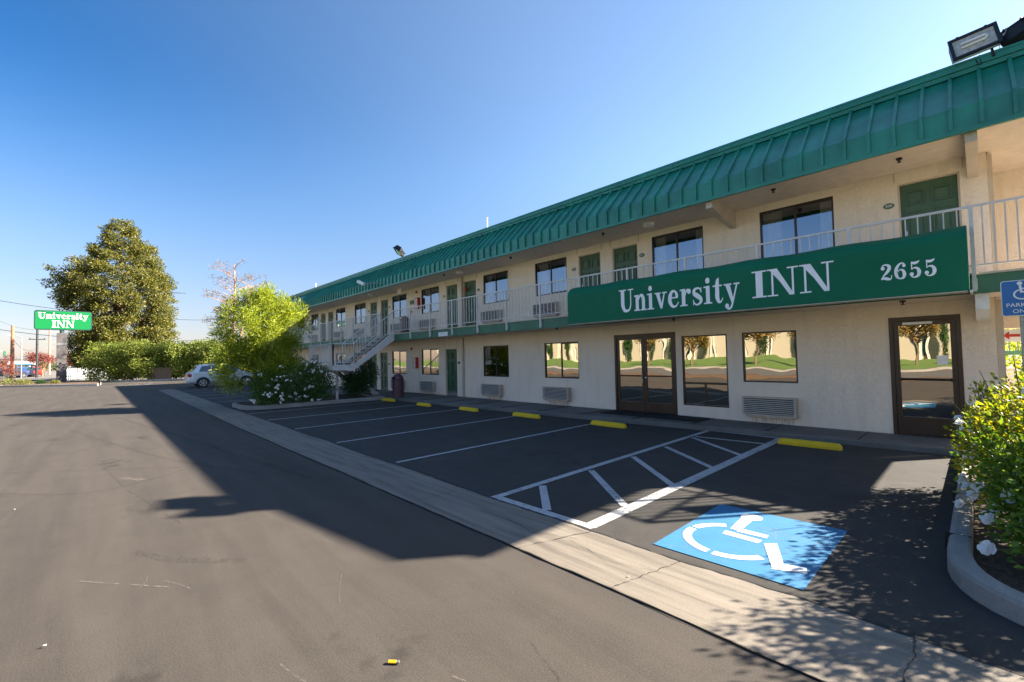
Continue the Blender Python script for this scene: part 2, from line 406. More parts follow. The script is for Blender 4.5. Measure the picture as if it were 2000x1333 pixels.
def branches(mb, base, top, r0, n, spread, seed, r1=None, up=.5, start=.25, nn=6):
    rnd = random.Random(seed); base = Vector(base); top = Vector(top); ends = []
    k = 6; pts = []
    for i in range(k + 1):
        t = i / k; p = base.lerp(top, t)
        if 0 < i < k: p = p + Vector((rnd.uniform(-1, 1), rnd.uniform(-1, 1), 0)) * r0 * .6
        pts.append(p)
    mb.tube(pts, [r0 * (1 - .8 * i / k) for i in range(k + 1)], nn)
    for i in range(n):
        t = rnd.uniform(start, .97); p = base.lerp(top, t); a = rnd.uniform(0, 2 * pi); l = spread * (1 - .6 * t) * rnd.uniform(.7, 1.1)
        q = p + Vector((math.cos(a) * l, math.sin(a) * l, l * up))
        m = p.lerp(q, .5) + Vector((0, 0, l * .08))
        mb.tube([p, m, q], [r0 * .35 * (1 - .5 * t), r0 * .22 * (1 - .5 * t), r0 * .06], 5, cap=False); ends.append(q)
        if rnd.random() < .7:
            q2 = m + Vector((rnd.uniform(-1, 1), rnd.uniform(-1, 1), rnd.uniform(.1, .8))) * l * .5
            mb.tube([m, q2], [r0 * .16 * (1 - .5 * t), r0 * .04], 4, cap=False); ends.append(q2)
    return ends

# ================================================================== SETTING: ground
mb = MB(); mb.add([(-900, -900, 0), (900, -900, 0), (900, 900, 0), (-900, 900, 0)], [(0, 1, 2, 3)])
struct('lot_ground', mb, 'lot_ground', fix=False).location.z = -.012
mb = MB(); mb.add([(-56, -9.2, 0), (40, -9.2, 0), (40, 40, 0), (-62, 40, 0), (-62, .5, 0), (-51.9, .15, 0), (-58.4, -6, 0), (-61, -9.2, 0)], [tuple(range(8))])
struct('parking_lot', mb, 'asphalt', fix=False)
def wav(x, a=.02): return a * math.sin(x * 1.7) + a * .7 * math.sin(x * 4.3 + 1) + a * .5 * math.sin(x * 11.1)
XS = [-38 + i * .25 for i in range(0, 250)]
def inner(x):
    base = 3.66 if x > -4 else 3.66 + (-4 - x) * .012
    return base + wav(x, .014) + (.0 if x < -1.6 else .05 * math.sin((x + 1.6) * 2.1))
def outer(x): return 2.86 + wav(x * .8 + 3, .006) + max(0, -x - 14) * .012
mb = MB(); n = len(XS)
mb.add([(x, inner(x) - .02, .004) for x in XS] + [(x, 9.95, .004) for x in XS], [(i, i + 1, n + i + 1, n + i) for i in range(n - 1)])
struct('parking_bays', mb, 'bay_asphalt', fix=False)
mb = MB(); rows = 5
vs = []
for x in XS:
    for k in range(rows):
        t = k / (rows - 1); y = outer(x) * (1 - t) + inner(x) * t
        vs.append((x, y, .009 - .0 * math.sin(t * pi)))
fs = [(i * rows + k, (i + 1) * rows + k, (i + 1) * rows + k + 1, i * rows + k + 1) for i in range(n - 1) for k in range(rows - 1)]
mb.add(vs, fs); gut = struct('gutter_strip', mb, 'gutter_concrete', fix=False)
# ragged dark joint where the bay asphalt meets the strip, joints and cracks
def crack_line(mb, pts, w, z, seed=0, sub=10, jit=.02):
    rnd = random.Random(seed); q = []
    for a, b in zip(pts[:-1], pts[1:]):
        for i in range(sub):
            t = i / sub; q.append((a[0] + (b[0] - a[0]) * t + rnd.uniform(-jit, jit), a[1] + (b[1] - a[1]) * t + rnd.uniform(-jit, jit)))
    q.append(pts[-1]); L = []; Q = []
    for i, p in enumerate(q):
        a = q[max(0, i - 1)]; b = q[min(len(q) - 1, i + 1)]; dx, dy = b[0] - a[0], b[1] - a[1]; l = math.hypot(dx, dy) or 1
        ww = w * rnd.uniform(.15, 1.2) * .5
        L.append((p[0] - dy / l * ww, p[1] + dx / l * ww, z)); Q.append((p[0] + dy / l * ww, p[1] - dx / l * ww, z))
    m = len(q); mb.add(L + Q, [(i, i + 1, m + i + 1, m + i) for i in range(m - 1)])
mb = MB()
crack_line(mb, [(x, inner(x) - .004) for x in XS if x < 3][::4], .035, .013, 1, 12, .007)
crack_line(mb, [(x, outer(x)) for x in XS if x < 3][::4], .012, .013, 2, 8, .004)
for s, p in enumerate([[(-3.02, 2.86), (-2.75, 3.68)], [(-2.0, 2.86), (-1.93, 3.2), (-1.82, 3.68)], [(-.36, 3.1), (-.34, 3.5), (-.36, 3.74)], [(-4.9, 2.9), (-4.85, 3.68)], [(-7.0, 2.9), (-6.95, 3.68)], [(-9.2, 2.9), (-9.15, 3.7)], [(-12.5, 2.9), (-12.4, 3.7)], [(-16, 2.9), (-15.9, 3.7)]]):
    crack_line(mb, p, .008, .0135, s + 5, 12, .010)
for s in range(9):
    x = -10 + s * .9; crack_line(mb, [(x, 3.25 + .1 * math.sin(s)), (x + .5, 3.22), (x + .95, 3.3 + .1 * math.sin(s + 1))], .005, .0138, s + 40, 8, .015)
o = mb.build('strip_crack', 'crack', None, fix=False); o.parent = gut
mb = MB()
for s, p in enumerate([[(-11, .1), (-8.5, .35), (-6.2, .72)], [(-14, 1.9), (-11, 2.2), (-7.5, 2.5)], [(-5.5, 2.0), (-4.2, 2.7)], [(-2.0, 2.0), (-1.2, 1.7), (-.4, 2.3)]]):
    crack_line(mb, p, .0035, .0045, s + 70, 30, .008)
struct('asphalt_cracks', mb, 'crack', fix=False)
# tyre scuffs: faint, noise-broken marks
m, nt, b = nodes_of('scuff'); v = coord(nt); f = noise(nt, 14, 7, .75, coord(nt, (1, 3, 1)), .2)
al = ramp(nt, f.outputs[0], [(.46, (0, 0, 0)), (.70, (.55, .55, .55))]); nt.links.new(al, b.inputs['Alpha']); b.inputs['Base Color'].default_value = (.05, .042, .036, 1); b.inputs['Roughness'].default_value = .8
m, nt, b = nodes_of('scuff_pale'); f = noise(nt, 20, 7, .75, coord(nt), .2)
al = ramp(nt, f.outputs[0], [(.48, (0, 0, 0)), (.70, (.6, .6, .6))]); nt.links.new(al, b.inputs['Alpha']); b.inputs['Base Color'].default_value = (.36, .30, .24, 1); b.inputs['Roughness'].default_value = .9
def ribbon(mb, pts, w, z):
    q = cr([(p[0], p[1], w) for p in pts], 8); L = []; Q = []
    for i, (x, y, ww) in enumerate(q):
        a = q[max(0, i - 1)]; b = q[min(len(q) - 1, i + 1)]; dx, dy = b[0] - a[0], b[1] - a[1]; l = math.hypot(dx, dy) or 1
        L.append((x - dy / l * ww / 2, y + dx / l * ww / 2, z)); Q.append((x + dy / l * ww / 2, y - dx / l * ww / 2, z))
    m = len(q); mb.add(L + Q, [(i, i + 1, m + i + 1, m + i) for i in range(m - 1)])
mb = MB()
for i, p in enumerate([[(-12, -1.9), (-8.2, -.8), (-8.6, .3), (-9.3, 1.3)][::3], [(-10, -1.3), (-8.6, .0), (-9.3, 1.25)], [(-17, -.4), (-11, .9), (-8, 1.9)], [(-5.6, .3), (-5.1, .55), (-4.6, 1.0)], [(-20, .6), (-13, 1.6), (-7, 2.4)]]):
    ribbon(mb, p, (.05, .07, .10, .09, .13)[i], .0062 + i * .0003)
struct('tyre_scuffs', mb, 'scuff', fix=False)
mb = MB()
ribbon(mb, [(-9.3, .35), (-8.9, .55)], .12, .0086); ribbon(mb, [(-5.2, -.1), (-4.5, .45)], .012, .0089)
rq = random.Random(17)
for i in range(13):
    x, y = rq.uniform(-9, -.8), rq.uniform(-.8, 2.6); a = rq.choice((.25, .35, .5, -.3)) + rq.uniform(-.12, .12); l = rq.uniform(.2, 1.1)
    if x * .6 + y > 2.2: continue
    ribbon(mb, [(x, y), (x + l * .5 * math.cos(a), y + l * .5 * math.sin(a) + rq.uniform(-.03, .03)), (x + l * math.cos(a), y + l * math.sin(a))], rq.uniform(.003, .007), .0090 + i * .00002)
for i in range(14):
    x, y = rq.uniform(-2.4, -1.4), 1.0 + i * .05; ribbon(mb, [(x, y), (x + .25, y + .10), (x + .5, y + .3)], .007, .0096 + i * .00002)
struct('pale_scuffs', mb, 'scuff_pale', fix=False)

# painted markings
mb = MB()
def line(x0, y0, x1, y1, w=.1, z=.0085):
    dx, dy = x1 - x0, y1 - y0; l = math.hypot(dx, dy); nx, ny = -dy / l * w / 2, dx / l * w / 2
    mb.add([(x0 + nx, y0 + ny, z), (x1 + nx, y1 + ny, z), (x1 - nx, y1 - ny, z), (x0 - nx, y0 - ny, z)], [(0, 1, 2, 3)])
for x in (-6.95, -9.57, -12.35, -14.85): line(x, 3.78 - (x + 6) * .006, x, 9.45, .085)
for x in (-17.2,): line(x, 3.85, x, 9.3, .08)
for x in (-23.5, -26.2, -28.9, -31.6, -34.3, -37): line(x, 3.95, x, 9.2, .08)
line(-4.29, 3.70, -4.33, 10.2, .11, .0085); line(-2.86, 3.74, -2.86, 10.15, .15, .0085)
line(-4.35, 3.72, -2.80, 3.74, .11, .0090); line(-4.33, 10.15, -2.85, 10.12, .09, .0090)
for a in ((-4.19, 4.47, -3.50, 3.80), (-4.19, 5.56, -2.93, 4.52), (-4.21, 6.78, -2.90, 5.64), (-4.2, 7.9, -2.90, 6.9), (-4.22, 9.1, -2.88, 8.04), (-4.22, 9.25, -2.94, 9.33)): line(*a, .10, .0095)
struct('bay_lines', mb, 'line_white', fix=False)
mb = MB(); 
for x in (-44, -47.2, -50.4): 
    mb.add([(x, 2.2, .006), (x + .12, 2.2, .006), (x - 9, 4.1, .006), (x - 9.15, 4.1, .006)], [(0, 1, 2, 3)])
struct('far_bay_lines', mb, 'line_white', fix=False)
mb = MB(); mb.add([(-2.172, 3.80, .010), (-.977, 3.83, .010), (-.973, 5.37, .010), (-2.165, 5.327, .010)], [(0, 1, 2, 3)])
sq = struct('accessible_square', mb, 'symbol_blue', fix=False)
mb = MB(); z = .0125
def poly(*p): mb.add([(a, b, z) for a, b in p], [tuple(range(len(p)))])
mb.add([(-1.762 + .107 * math.cos(t * pi / 10), 5.12 + .095 * math.sin(t * pi / 10), z) for t in range(20)], [tuple(range(20))])
z = .0129; poly((-1.845, 5.16), (-1.805, 4.65), (-1.712, 4.66), (-1.722, 5.08), (-1.76, 5.2))
z = .0133; poly((-1.742, 4.72), (-1.477, 4.72), (-1.470, 4.64), (-1.735, 4.62))
z = .0129; poly((-1.82, 4.573), (-1.812, 4.474), (-1.492, 4.468), (-1.484, 4.558))
z = .0133; poly((-1.451, 4.50), (-1.366, 4.58), (-1.20, 4.171), (-1.245, 4.03))
z = .0137; poly((-1.25, 4.01), (-1.02, 4.125), (-1.05, 4.22), (-1.215, 4.175))
z = .0129
def arc(a0, a1, cx=-1.70, cy=4.37, ri=.335, ro=.415, k=18):
    L = [(cx + ro * math.cos(R(a0 + (a1 - a0) * i / k)), cy + ro * math.sin(R(a0 + (a1 - a0) * i / k)), z) for i in range(k + 1)]
    Q = [(cx + ri * math.cos(R(a0 + (a1 - a0) * i / k)), cy + ri * math.sin(R(a0 + (a1 - a0) * i / k)), z) for i in range(k + 1)]
    mb.add(L + Q, [(i, i + 1, k + 2 + i, k + 1 + i) for i in range(k)])
arc(116, 168); arc(174, 262); arc(269, 330)
o = mb.build('wheelchair_symbol', 'symbol_white', None, fix=False); o.parent = sq

# sidewalk, with slanted kerb edge and joints
edge = [(-40, 9.1), (-21.3, 9.15), (-14, 9.45), (-8, 9.8), (-4.4, 10.13), (-2.6, 10.20), (3.5, 10.32)]
mb = MB(); H = .11
vs = []; 
for x, y in edge: vs += [(x, y, -.02), (x, y + .005, H - .02), (x, y + .025, H), (x, y + .16, H + .002), (x, y + .165, H - .004), (x, y + .17, H + .002), (x, 14.0, H + .012)]
k = 7; fs = [(i * k + j, (i + 1) * k + j, (i + 1) * k + j + 1, i * k + j + 1) for i in range(len(edge) - 1) for j in range(k - 1)]
mb.add(vs, fs); sw = struct('sidewalk', mb, 'walk_concrete', fix=False)
mb = MB()
for x in [-20 + 1.53 * i for i in range(15)]:
    ye = next(a[1] + (b[1] - a[1]) * (x - a[0]) / (b[0] - a[0]) for a, b in zip(edge[:-1], edge[1:]) if a[0] <= x <= b[0]) + .03
    mb.box(x - .004, x + .004, ye, 11.34, H + .0035, H + .0155)
o = mb.build('walk_joint', 'crack', None); o.parent = sw

# planters ----------------------------------------------------------------
def rounded(pts, r, k=6):
    out = []; n = len(pts)
    for i in range(n):
        p = Vector(pts[i]); a = Vector(pts[i - 1]); b = Vector(pts[(i + 1) % n])
        rr = r[i] if isinstance(r, list) else r
        if rr <= 0: out.append(p[:]); continue
        u = (a - p).normalized(); v = (b - p).normalized(); s = p + u * rr; e = p + v * rr
        for j in range(k + 1):
            t = j / k; out.append(((s * (1 - t) + p * t) * (1 - t) + (p * (1 - t) + e * t) * t)[:])
    return out
def planter(name, poly, h, w, label, soil_h):
    t = thing(name, label, 'planter', (0, 0, 0))
    n = len(poly); cx = sum(p[0] for p in poly) / n; cy = sum(p[1] for p in poly) / n
    def off(d):
        out = []
        for i in range(n):
            a = Vector(poly[i - 1]); p = Vector(poly[i]); b = Vector(poly[(i + 1) % n])
            dd = (b - a).normalized(); nn = Vector((-dd.y, dd.x))
            if (Vector((cx, cy)) - p).dot(nn) < 0: nn = -nn
            out.append((p + nn * d)[:])
        return out
    rings = [(off(0), -.01), (off(.005), h - .04), (off(.018), h - .012), (off(.045), h), (off(w - .03), h), (off(w - .008), h - .012), (off(w), h - .04), (off(w), 0)]
    mb = MB(); vs = []
    for q, zz in rings: vs += [(x, y, zz) for x, y in q]
    fs = [(r * n + i, r * n + (i + 1) % n, (r + 1) * n + (i + 1) % n, (r + 1) * n + i) for r in range(len(rings) - 1) for i in range(n)]
    mb.add(vs, fs); mb.build('kerb', 'kerb_concrete', t, smooth=False)
    q = off(w * .8); mb = MB(); c = (cx, cy, soil_h + .03)
    mb.add([(x, y, soil_h) for x, y in q] + [c], [(i, (i + 1) % n, n) for i in range(n)]); mb.build('soil', 'mulch', t)
    return t
polyL = rounded([(-21.2, 4.0), (-18.3, 4.0), (-18.02, 9.3), (-21.2, 9.2)], [.9, .9, 0, 0])
planter('planter_bed', polyL, .15, .16, 'kerbed planting bed between parking bays under the bright green tree', .09)
polyR = rounded([(-.29, 10.3), (-.27, 4.15), (2.2, 4.15), (4.2, 4.4), (4.2, 10.3)], [0, 1.0, .2, .4, 0], 10)
pR = planter('planter_bed', polyR, .16, .155, 'kerbed rose bed at the right edge beside the blue accessible bay', .08)

for y in (8.6, 7.0, 5.45):
    j = MB().box(-.296, -.13, y, y + .007, .02, .162).build('kerb_joint', 'crack', pR)
# ================================================================== MOTEL
B = thing('motel_building', 'two storey stucco motel with green metal mansard roof and open balcony', 'building', (0, 0, 0))
WY = 11.35; FL = 2.9
lower = [(-3.97, -2.83, 1.05, 2.23), (-5.48, -4.32, .40, 2.22), (-7.56, -5.65, .10, 2.34), (-1.25, -.26, .11, 2.37), (-10.41, -8.92, 1.01, 2.21), (-13.72, -12.23, 1.0, 2.2), (-18.32, -16.88, 1.0, 2.2), (-21.18, -19.74, 1.0, 2.18), (-16.36, -15.5, .10, 2.16), (-22.5, -21.66, .10, 2.14), (-25.72, -24.25, 1.0, 2.18), (-23.75, -22.9, .1, 2.14), (-28.55, -27.1, 1.0, 2.18), (-33, -31.55, 1.0, 2.18)]
uw = [(-3.48, -2.05), (-6.25, -4.81), (-10.77, -9.33), (-13.64, -12.18), (-18.26, -16.78), (-21.1, -19.64), (-25.68, -24.22), (-28.5, -27.05), (-32.97, -31.56), (-35.83, -34.38)]
ud = [(-1.02, -.17), (-7.55, -6.70), (-8.84, -7.98), (-14.96, -14.12), (-16.22, -15.39), (-22.38, -21.54), (-23.64, -22.82), (-29.82, -28.97), (-31.1, -30.26)]
upper = [(a, b, 3.87, 5.03) for a, b in uw] + [(a, b, FL, 4.96) for a, b in ud]
ops = lower + upper
def wallgrid(mb, x0, x1, z0, z1, ops, y, depth):
    xs = sorted({x0, x1, *[o[0] for o in ops], *[o[1] for o in ops]}); zs = sorted({z0, z1, *[o[2] for o in ops], *[o[3] for o in ops]})
    for xa, xb in zip(xs[:-1], xs[1:]):
        for za, zb in zip(zs[:-1], zs[1:]):
            cx, cz = (xa + xb) / 2, (za + zb) / 2
            if any(o[0] < cx < o[1] and o[2] < cz < o[3] for o in ops): continue
            mb.add([(xa, y, za), (xb, y, za), (xb, y, zb), (xa, y, zb)], [(0, 1, 2, 3)])
    for a, b, c, d in ops:
        mb.add([(a, y, c), (b, y, c), (b, y, d), (a, y, d), (a, y + depth, c), (b, y + depth, c), (b, y + depth, d), (a, y + depth, d)], [(0, 4, 5, 1), (1, 5, 6, 2), (2, 6, 7, 3), (3, 7, 4, 0)])
mb = MB(); wallgrid(mb, -42, .17, 0, 5.3, ops, WY, .14)
mb.add([(.17, WY, 0), (.17, 13, 0), (.17, 13, 5.3), (.17, WY, 5.3)], [(0, 1, 2, 3)])
mb.add([(.17, 13, 2.12), (1.1, 13, 2.12), (1.1, 13, 5.3), (.17, 13, 5.3), (.17, 13.2, 2.12), (1.1, 13.2, 2.12), (1.1, 13.2, 5.3), (.17, 13.2, 5.3)], [(0, 1, 2, 3), (0, 1, 5, 4), (1, 2, 6, 5), (4, 5, 6, 7)])
mb.add([(.17, 13, 0), (.17, 13.2, 0), (.17, 13.2, 2.12), (.17, 13, 2.12)], [(0, 1, 2, 3)])
mb.add([(-42, WY, 0), (-42, 22, 0), (-42, 22, 6.3), (-42, WY, 6.3)], [(0, 1, 2, 3)])
mb.add([(-42, 22, 0), (.0, 22, 0), (.0, 22, 6.3), (-42, 22, 6.3)], [(0, 1, 2, 3)])
mb.add([(.0, 13.2, 0), (.0, 22, 0), (.0, 22, 6.3), (.0, 13.2, 6.3)], [(0, 1, 2, 3)])
mb.build('wall', 'stucco', B, fix=False)
# control joints and corner trims (thin raised stucco stops)
for a, b in ud:
    for x in (a - .055, b + .035): MB().box(x, x + .02, WY - .012, WY - .001, 5.0, 5.19).build('control_joint', 'trim_paint', B)
for a, b, c, d in lower[8:10] + [lower[11]]:
    for x in (a - .03, b + .015): MB().box(x, x + .015, WY - .010, WY - .001, d + .03, 2.6).build('control_joint', 'trim_paint', B)
mb = MB(); mb.box(.172, .26, WY + .03, WY + .20, .12, 2.6); mb.box(.175, .235, WY + .05, WY + .14, 2.92, 5.15)
mb.build('wall_trim', 'trim_paint', B)
# rooms behind the glass
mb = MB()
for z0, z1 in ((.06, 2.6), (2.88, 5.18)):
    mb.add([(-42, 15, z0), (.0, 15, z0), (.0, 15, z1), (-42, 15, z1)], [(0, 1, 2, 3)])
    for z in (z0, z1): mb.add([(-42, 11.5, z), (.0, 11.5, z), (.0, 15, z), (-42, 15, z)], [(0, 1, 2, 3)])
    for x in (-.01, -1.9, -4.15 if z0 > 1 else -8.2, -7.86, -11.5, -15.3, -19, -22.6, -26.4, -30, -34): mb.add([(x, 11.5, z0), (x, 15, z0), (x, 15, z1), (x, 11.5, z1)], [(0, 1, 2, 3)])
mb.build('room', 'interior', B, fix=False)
# balcony slab, soffits
mb = MB(); mb.box(-42, 1.6, 9.985, WY - .002, 2.63, FL); mb.box(.18, 1.6, WY, 12.99, 2.63, FL); mb.build('balcony_slab', 'ceiling', B)
mb = MB()
mb.box(-42, 1.6, 9.93, 9.984, 2.60, 2.885); mb.box(1.601, 1.65, 9.93, 13.0, 2.60, 2.885); mb.build('balcony_fascia', 'fascia_paint', B)
mb = MB(); mb.box(-42, 1.64, 9.90, 9.99, 2.887, FL + .018); mb.build('slab_edge', 'trim_paint', B)
mb = MB(); mb.box(-42, 2.1, 9.955, WY - .003, 5.19, 5.25); mb.box(.18, 2.1, WY, 12.99, 5.19, 5.25); mb.build('soffit', 'ceiling', B)
# mansard
XE = -31.7
prof = [(9.9, 5.14), (9.9, 5.56), (10.76, 6.42)]
def hipx(y, z):   # right-hand end: hip from the kink corner to the top corner
    t = (y - 9.9) / .86; return 2.15 + (.62 - 2.15) * max(0, min(1, t))
mb = MB()
for (ya, za), (yb, zb) in zip(prof[:-1], prof[1:]):
    mb.add([(XE, ya, za), (hipx(ya, za), ya, za), (hipx(yb, zb), yb, zb), (XE, yb, zb)], [(0, 1, 2, 3)])
mb.add([(2.15, 9.9, 5.14), (2.15, 20, 5.14), (2.15, 20, 5.56), (2.15, 9.9, 5.56)], [(0, 1, 2, 3)])
mb.add([(2.15, 9.9, 5.56), (2.15, 20, 5.56), (.62, 20, 6.42), (.62, 10.76, 6.42)], [(0, 1, 2, 3)])
mb.add([(XE, 9.9, 5.14), (XE, 9.9, 5.56), (XE, 10.76, 6.42), (XE, 10.9, 6.42), (XE, 10.9, 5.14)], [(0, 1, 2, 3, 4)])
# set back length beyond
mb.add([(-42, 10.42, 5.14), (XE, 10.42, 5.14), (XE, 10.42, 5.56), (-42, 10.42, 5.56)], [(0, 1, 2, 3)])
mb.add([(-42, 10.42, 5.56), (XE, 10.42, 5.56), (XE, 10.78, 6.42), (-42, 10.78, 6.42)], [(0, 1, 2, 3)])
mb.add([(XE, 9.9, 5.14), (2.15, 9.9, 5.14), (2.15, 9.958, 5.14), (XE, 9.958, 5.14)], [(0, 1, 2, 3)])
roof = mb.build('mansard_roof', 'roof_metal', B, fix=False)
# standing seams
mb = MB()
def seam(x, w=.046, p=.055, xt=None):
    pts = [(9.9, 5.20), (9.9, 5.56), (10.76, 6.42)]
    o = [(9.9 - p, 5.20), (9.9 - p, 5.56 + p * .35), (10.76 - p * .72, 6.42 + p * .72)]
    q = pts + o[::-1]; vs = [(x - w / 2, *a) for a in q] + [(x + w / 2, *a) for a in q]
    mb.add(vs, [(0, 1, 4, 5), (1, 2, 3, 4), (6, 11, 10, 7), (7, 10, 9, 8), (5, 4, 10, 11), (4, 3, 9, 10), (0, 5, 11, 6)])
x = .472
while x > XE + .05: seam(x); x -= .342
for x in (.814, 1.156, 1.498, 1.84):
    t = (2.15 - x) / 1.53; mb.box(x - .02, x + .02, 9.86, 9.9, 5.20, 5.57)
    pts = [(9.9, 5.56), (9.9 + .86 * t, 5.56 + .86 * t)]; 
    mb.add([(x - .02, 9.87, 5.59), (x + .02, 9.87, 5.59), (x + .02, pts[1][0] - .03, pts[1][1] + .03), (x - .02, pts[1][0] - .03, pts[1][1] + .03)], [(0, 1, 2, 3)])
for i in range(26):
    y = 10.2 + i * .342; mb.box(2.15, 2.19, y - .02, y + .02, 5.2, 5.56)
x = XE - .2
while x > -42:
    mb.add([(x, 10.39, 5.2), (x + .03, 10.39, 5.2), (x + .03, 10.39, 5.57), (x, 10.39, 5.57), (x + .03, 10.74, 6.44), (x, 10.74, 6.44)], [(0, 1, 2, 3), (3, 2, 4, 5)]); x -= .342
mb.tube([(.62, 10.75, 6.43), (2.15, 9.9, 5.57)], .025, 6)
o = mb.build('standing_seam', 'roof_metal', None); o.parent = roof
mb = MB()
mb.box(XE, 2.16, 9.852, 9.897, 5.125, 5.198); mb.box(2.152, 2.2, 9.852, 20, 5.125, 5.198); mb.box(-42, XE - .001, 10.37, 10.415, 5.125, 5.198)
mb.box(-42, .70, 10.66, 10.95, 6.475, 6.60); mb.box(-42, .72, 10.690, 10.95, 6.395, 6.474)
mb.box(.58, .74, 10.951, 20, 6.475, 6.60)
mb.box(-42, .71, 10.65, 10.659, 6.565, 6.605)
o = mb.build('roof_flashing', 'roof_metal', None); o.parent = roof
mb = MB(); mb.box(-42, .6, 10.951, 22, 6.2, 6.3); mb.build('flat_roof', 'lot_ground', B)
# brackets
for x in (-4.07, -.0):
    x0 = x - .07
    MB().prism([(9.97, 4.99), (9.97, 5.188), (WY - .002, 5.188), (WY - .002, 4.78)], 'x', x0, x0 + .14).build('eave_bracket', 'trim_paint', B)
for x in (-.055,):
    MB().prism([(9.99, 2.36), (9.99, 2.628), (WY - .002, 2.628), (WY - .002, 2.22), (10.15, 2.22)], 'x', x, x + .15).build('slab_bracket', 'white_wall', B)
# soffit sprinkler heads
for x, y, z in ((-2.9, 10.4, 5.19), (-.9, 10.5, 5.19), (-7.2, 10.4, 5.19), (-11, 10.4, 5.19), (-15, 10.4, 5.19), (-.95, 10.5, 2.63), (-5.2, 10.4, 2.63), (-9.0, 10.4, 2.63)):
    MB().tube([(x, y, z), (x, y, z - .03)], .045, 10).tube([(x, y, z - .03), (x, y, z - .07)], .015, 6).tube([(x, y, z - .07), (x, y, z - .08)], .03, 8).build('sprinkler_head', 'black', B)
for x in (-5.9, -14.2, -22):
    MB().tube([(x, 10.6, 5.19), (x, 10.6, 5.13), (x, 10.6, 5.10)], [.16, .16, .1], 14).build('ceiling_light', 'white_wall', B)

# doors -------------------------------------------------------------------
def make_door(a, b, z0, z1, light=False):
    w = b - a; y = WY + .085
    mb = MB(); mb.box(0.03, w - .03, 0, .045, 0.0, z1 - z0 - .03)
    # six raised panels with moulded rims
    cols = [(.11, w / 2 - .05), (w / 2 + .05, w - .11)]
    hh = z1 - z0
    rows = [(.16, .75), (.87, 1.50), (1.62, hh - .17)]
    for ca, cb in cols:
        for ra, rb in rows:
            q = .022
            for bx in ((ca, cb, ra, ra + q), (ca, cb, rb - q, rb), (ca, ca + q, ra + q, rb - q), (cb - q, cb, ra + q, rb - q)): mb.box(bx[0], bx[1], -.026, -.0005, bx[2], bx[3])
            mb.bbox(ca + .045, cb - .045, -.011, .002, ra + .045, rb - .045, .005)
    o = mb.build('door', 'door_paint', B); o.location = (a, y, z0)
    f = MB(); f.box(-.002, .028, -.06, .05, 0, hh); f.box(w - .028, w + .002, -.06, .05, 0, hh); f.box(.0285, w - .0285, -.06, .05, hh - .028, hh + .002)
    f.build('door_frame', 'trim_paint', o)
    h = MB(); h.bbox(.075, .13, -.02, -.001, .92, 1.14, .006); h.tube([(.10, -.02, 1.0), (.10, -.065, 1.0), (.20, -.065, 1.0)], .011, 8); h.tube([(.10, -.02, 1.09), (.10, -.035, 1.09)], .02, 10)
    h.build('door_handle', 'alu', o)
    return o
d0 = make_door(*upper[10][:2], FL, 4.96)
for a, b in ud[1:]:
    c = copy_tree(d0, B); c.location = (a, WY + .085, FL)
for i in (8, 9, 11):
    a, b, c0, c1 = lower[i]; o = make_door(a, b, c0, c1)
k = MB(); k.box(.04, .82, -.006, -.0008, .02, .28); 
# kick plate on the lone ground floor door
kp = k.build('kick_plate', 'steel', None); kp.parent = [o for o in bpy.data.objects if o.name.startswith('door') and abs(o.location.x + 16.36) < .01][0]

# windows -----------------------------------------------------------------
def make_window(a, b, z0, z1, glass, slider=True, bars=(), curtain='both', seed=0):
    w = b - a; h = z1 - z0; y = WY + .05
    mb = MB(); t = .035
    mb.box(-.004, t, -.035, .04, -.004, h + .004); mb.box(w - t, w + .004, -.035, .04, -.004, h + .004)
    mb.box(t + .0005, w - t - .0005, -.033, .04, -.004, t); mb.box(t + .0005, w - t - .0005, -.033, .04, h - t, h + .004)
    o = mb.build('window', 'bronze', B); o.location = (a, y, z0)
    if slider or bars:
        mb = MB()
        if slider: mb.box(w / 2 - .022, w / 2 + .022, -.02, .03, t, h - t); mb.box(w / 2 + .0225, w - t - .001, -.014, .025, t, t + .025); mb.box(w / 2 + .0225, w - t - .001, -.014, .025, h - t - .025, h - t)
        for q in bars: mb.box(*q)
        mb.build('mullion', 'bronze', o)
    mb = MB(); mb.add([(t, .0, t), (w - t, .0, t), (w - t, .0, h - t), (t, .0, h - t)], [(0, 1, 2, 3)]); mb.build('pane', glass, o, fix=False)
    if curtain:
        rnd = random.Random(seed)
        spans = {'both': [(.02, w * rnd.uniform(.2, .3)), (w * rnd.uniform(.74, .82), w - .02)], 'full': [(.02, w * .5), (w * .5, w - .02)], 'left': [(.02, w * .5)]}[curtain]
        mb = MB()
        for s0, s1 in spans:
            n = max(10, int((s1 - s0) / .018)); vs = []
            for zz in (-.1, h * .5, h - .02):
                for i in range(n + 1):
                    x = s0 + (s1 - s0) * i / n; vs.append((x, .16 + .028 * math.sin(i * .95 + rnd.uniform(-.2, .2)) + .01 * math.sin(i * .31), zz))
            mb.add(vs, [(r * (n + 1) + i, r * (n + 1) + i + 1, (r + 1) * (n + 1) + i + 1, (r + 1) * (n + 1) + i) for r in range(2) for i in range(n)])
        mb.build('curtain', 'curtain', o, smooth=True, fix=False)
    return o
for i, (a, b) in enumerate(uw): make_window(a, b, 3.87, 5.03, 'glass_upper', seed=i, curtain='both' if i < 3 or i % 2 else 'full')
make_window(*lower[0], 'glass_lobby', slider=False, curtain=None)
a, b, c, d = lower[1]; w = b - a
make_window(a, b, c, d, 'glass_lobby', slider=False, bars=[(.036, w - .036, -.02, .03, .555, .61), (w / 2 - .02, w / 2 + .02, -.02, .03, .036, .554)], curtain=None)
for i in (4, 5, 6, 7, 10, 12, 13): make_window(*lower[i], 'glass_lobby', curtain='left' if i in (6, 7) else None, seed=i)
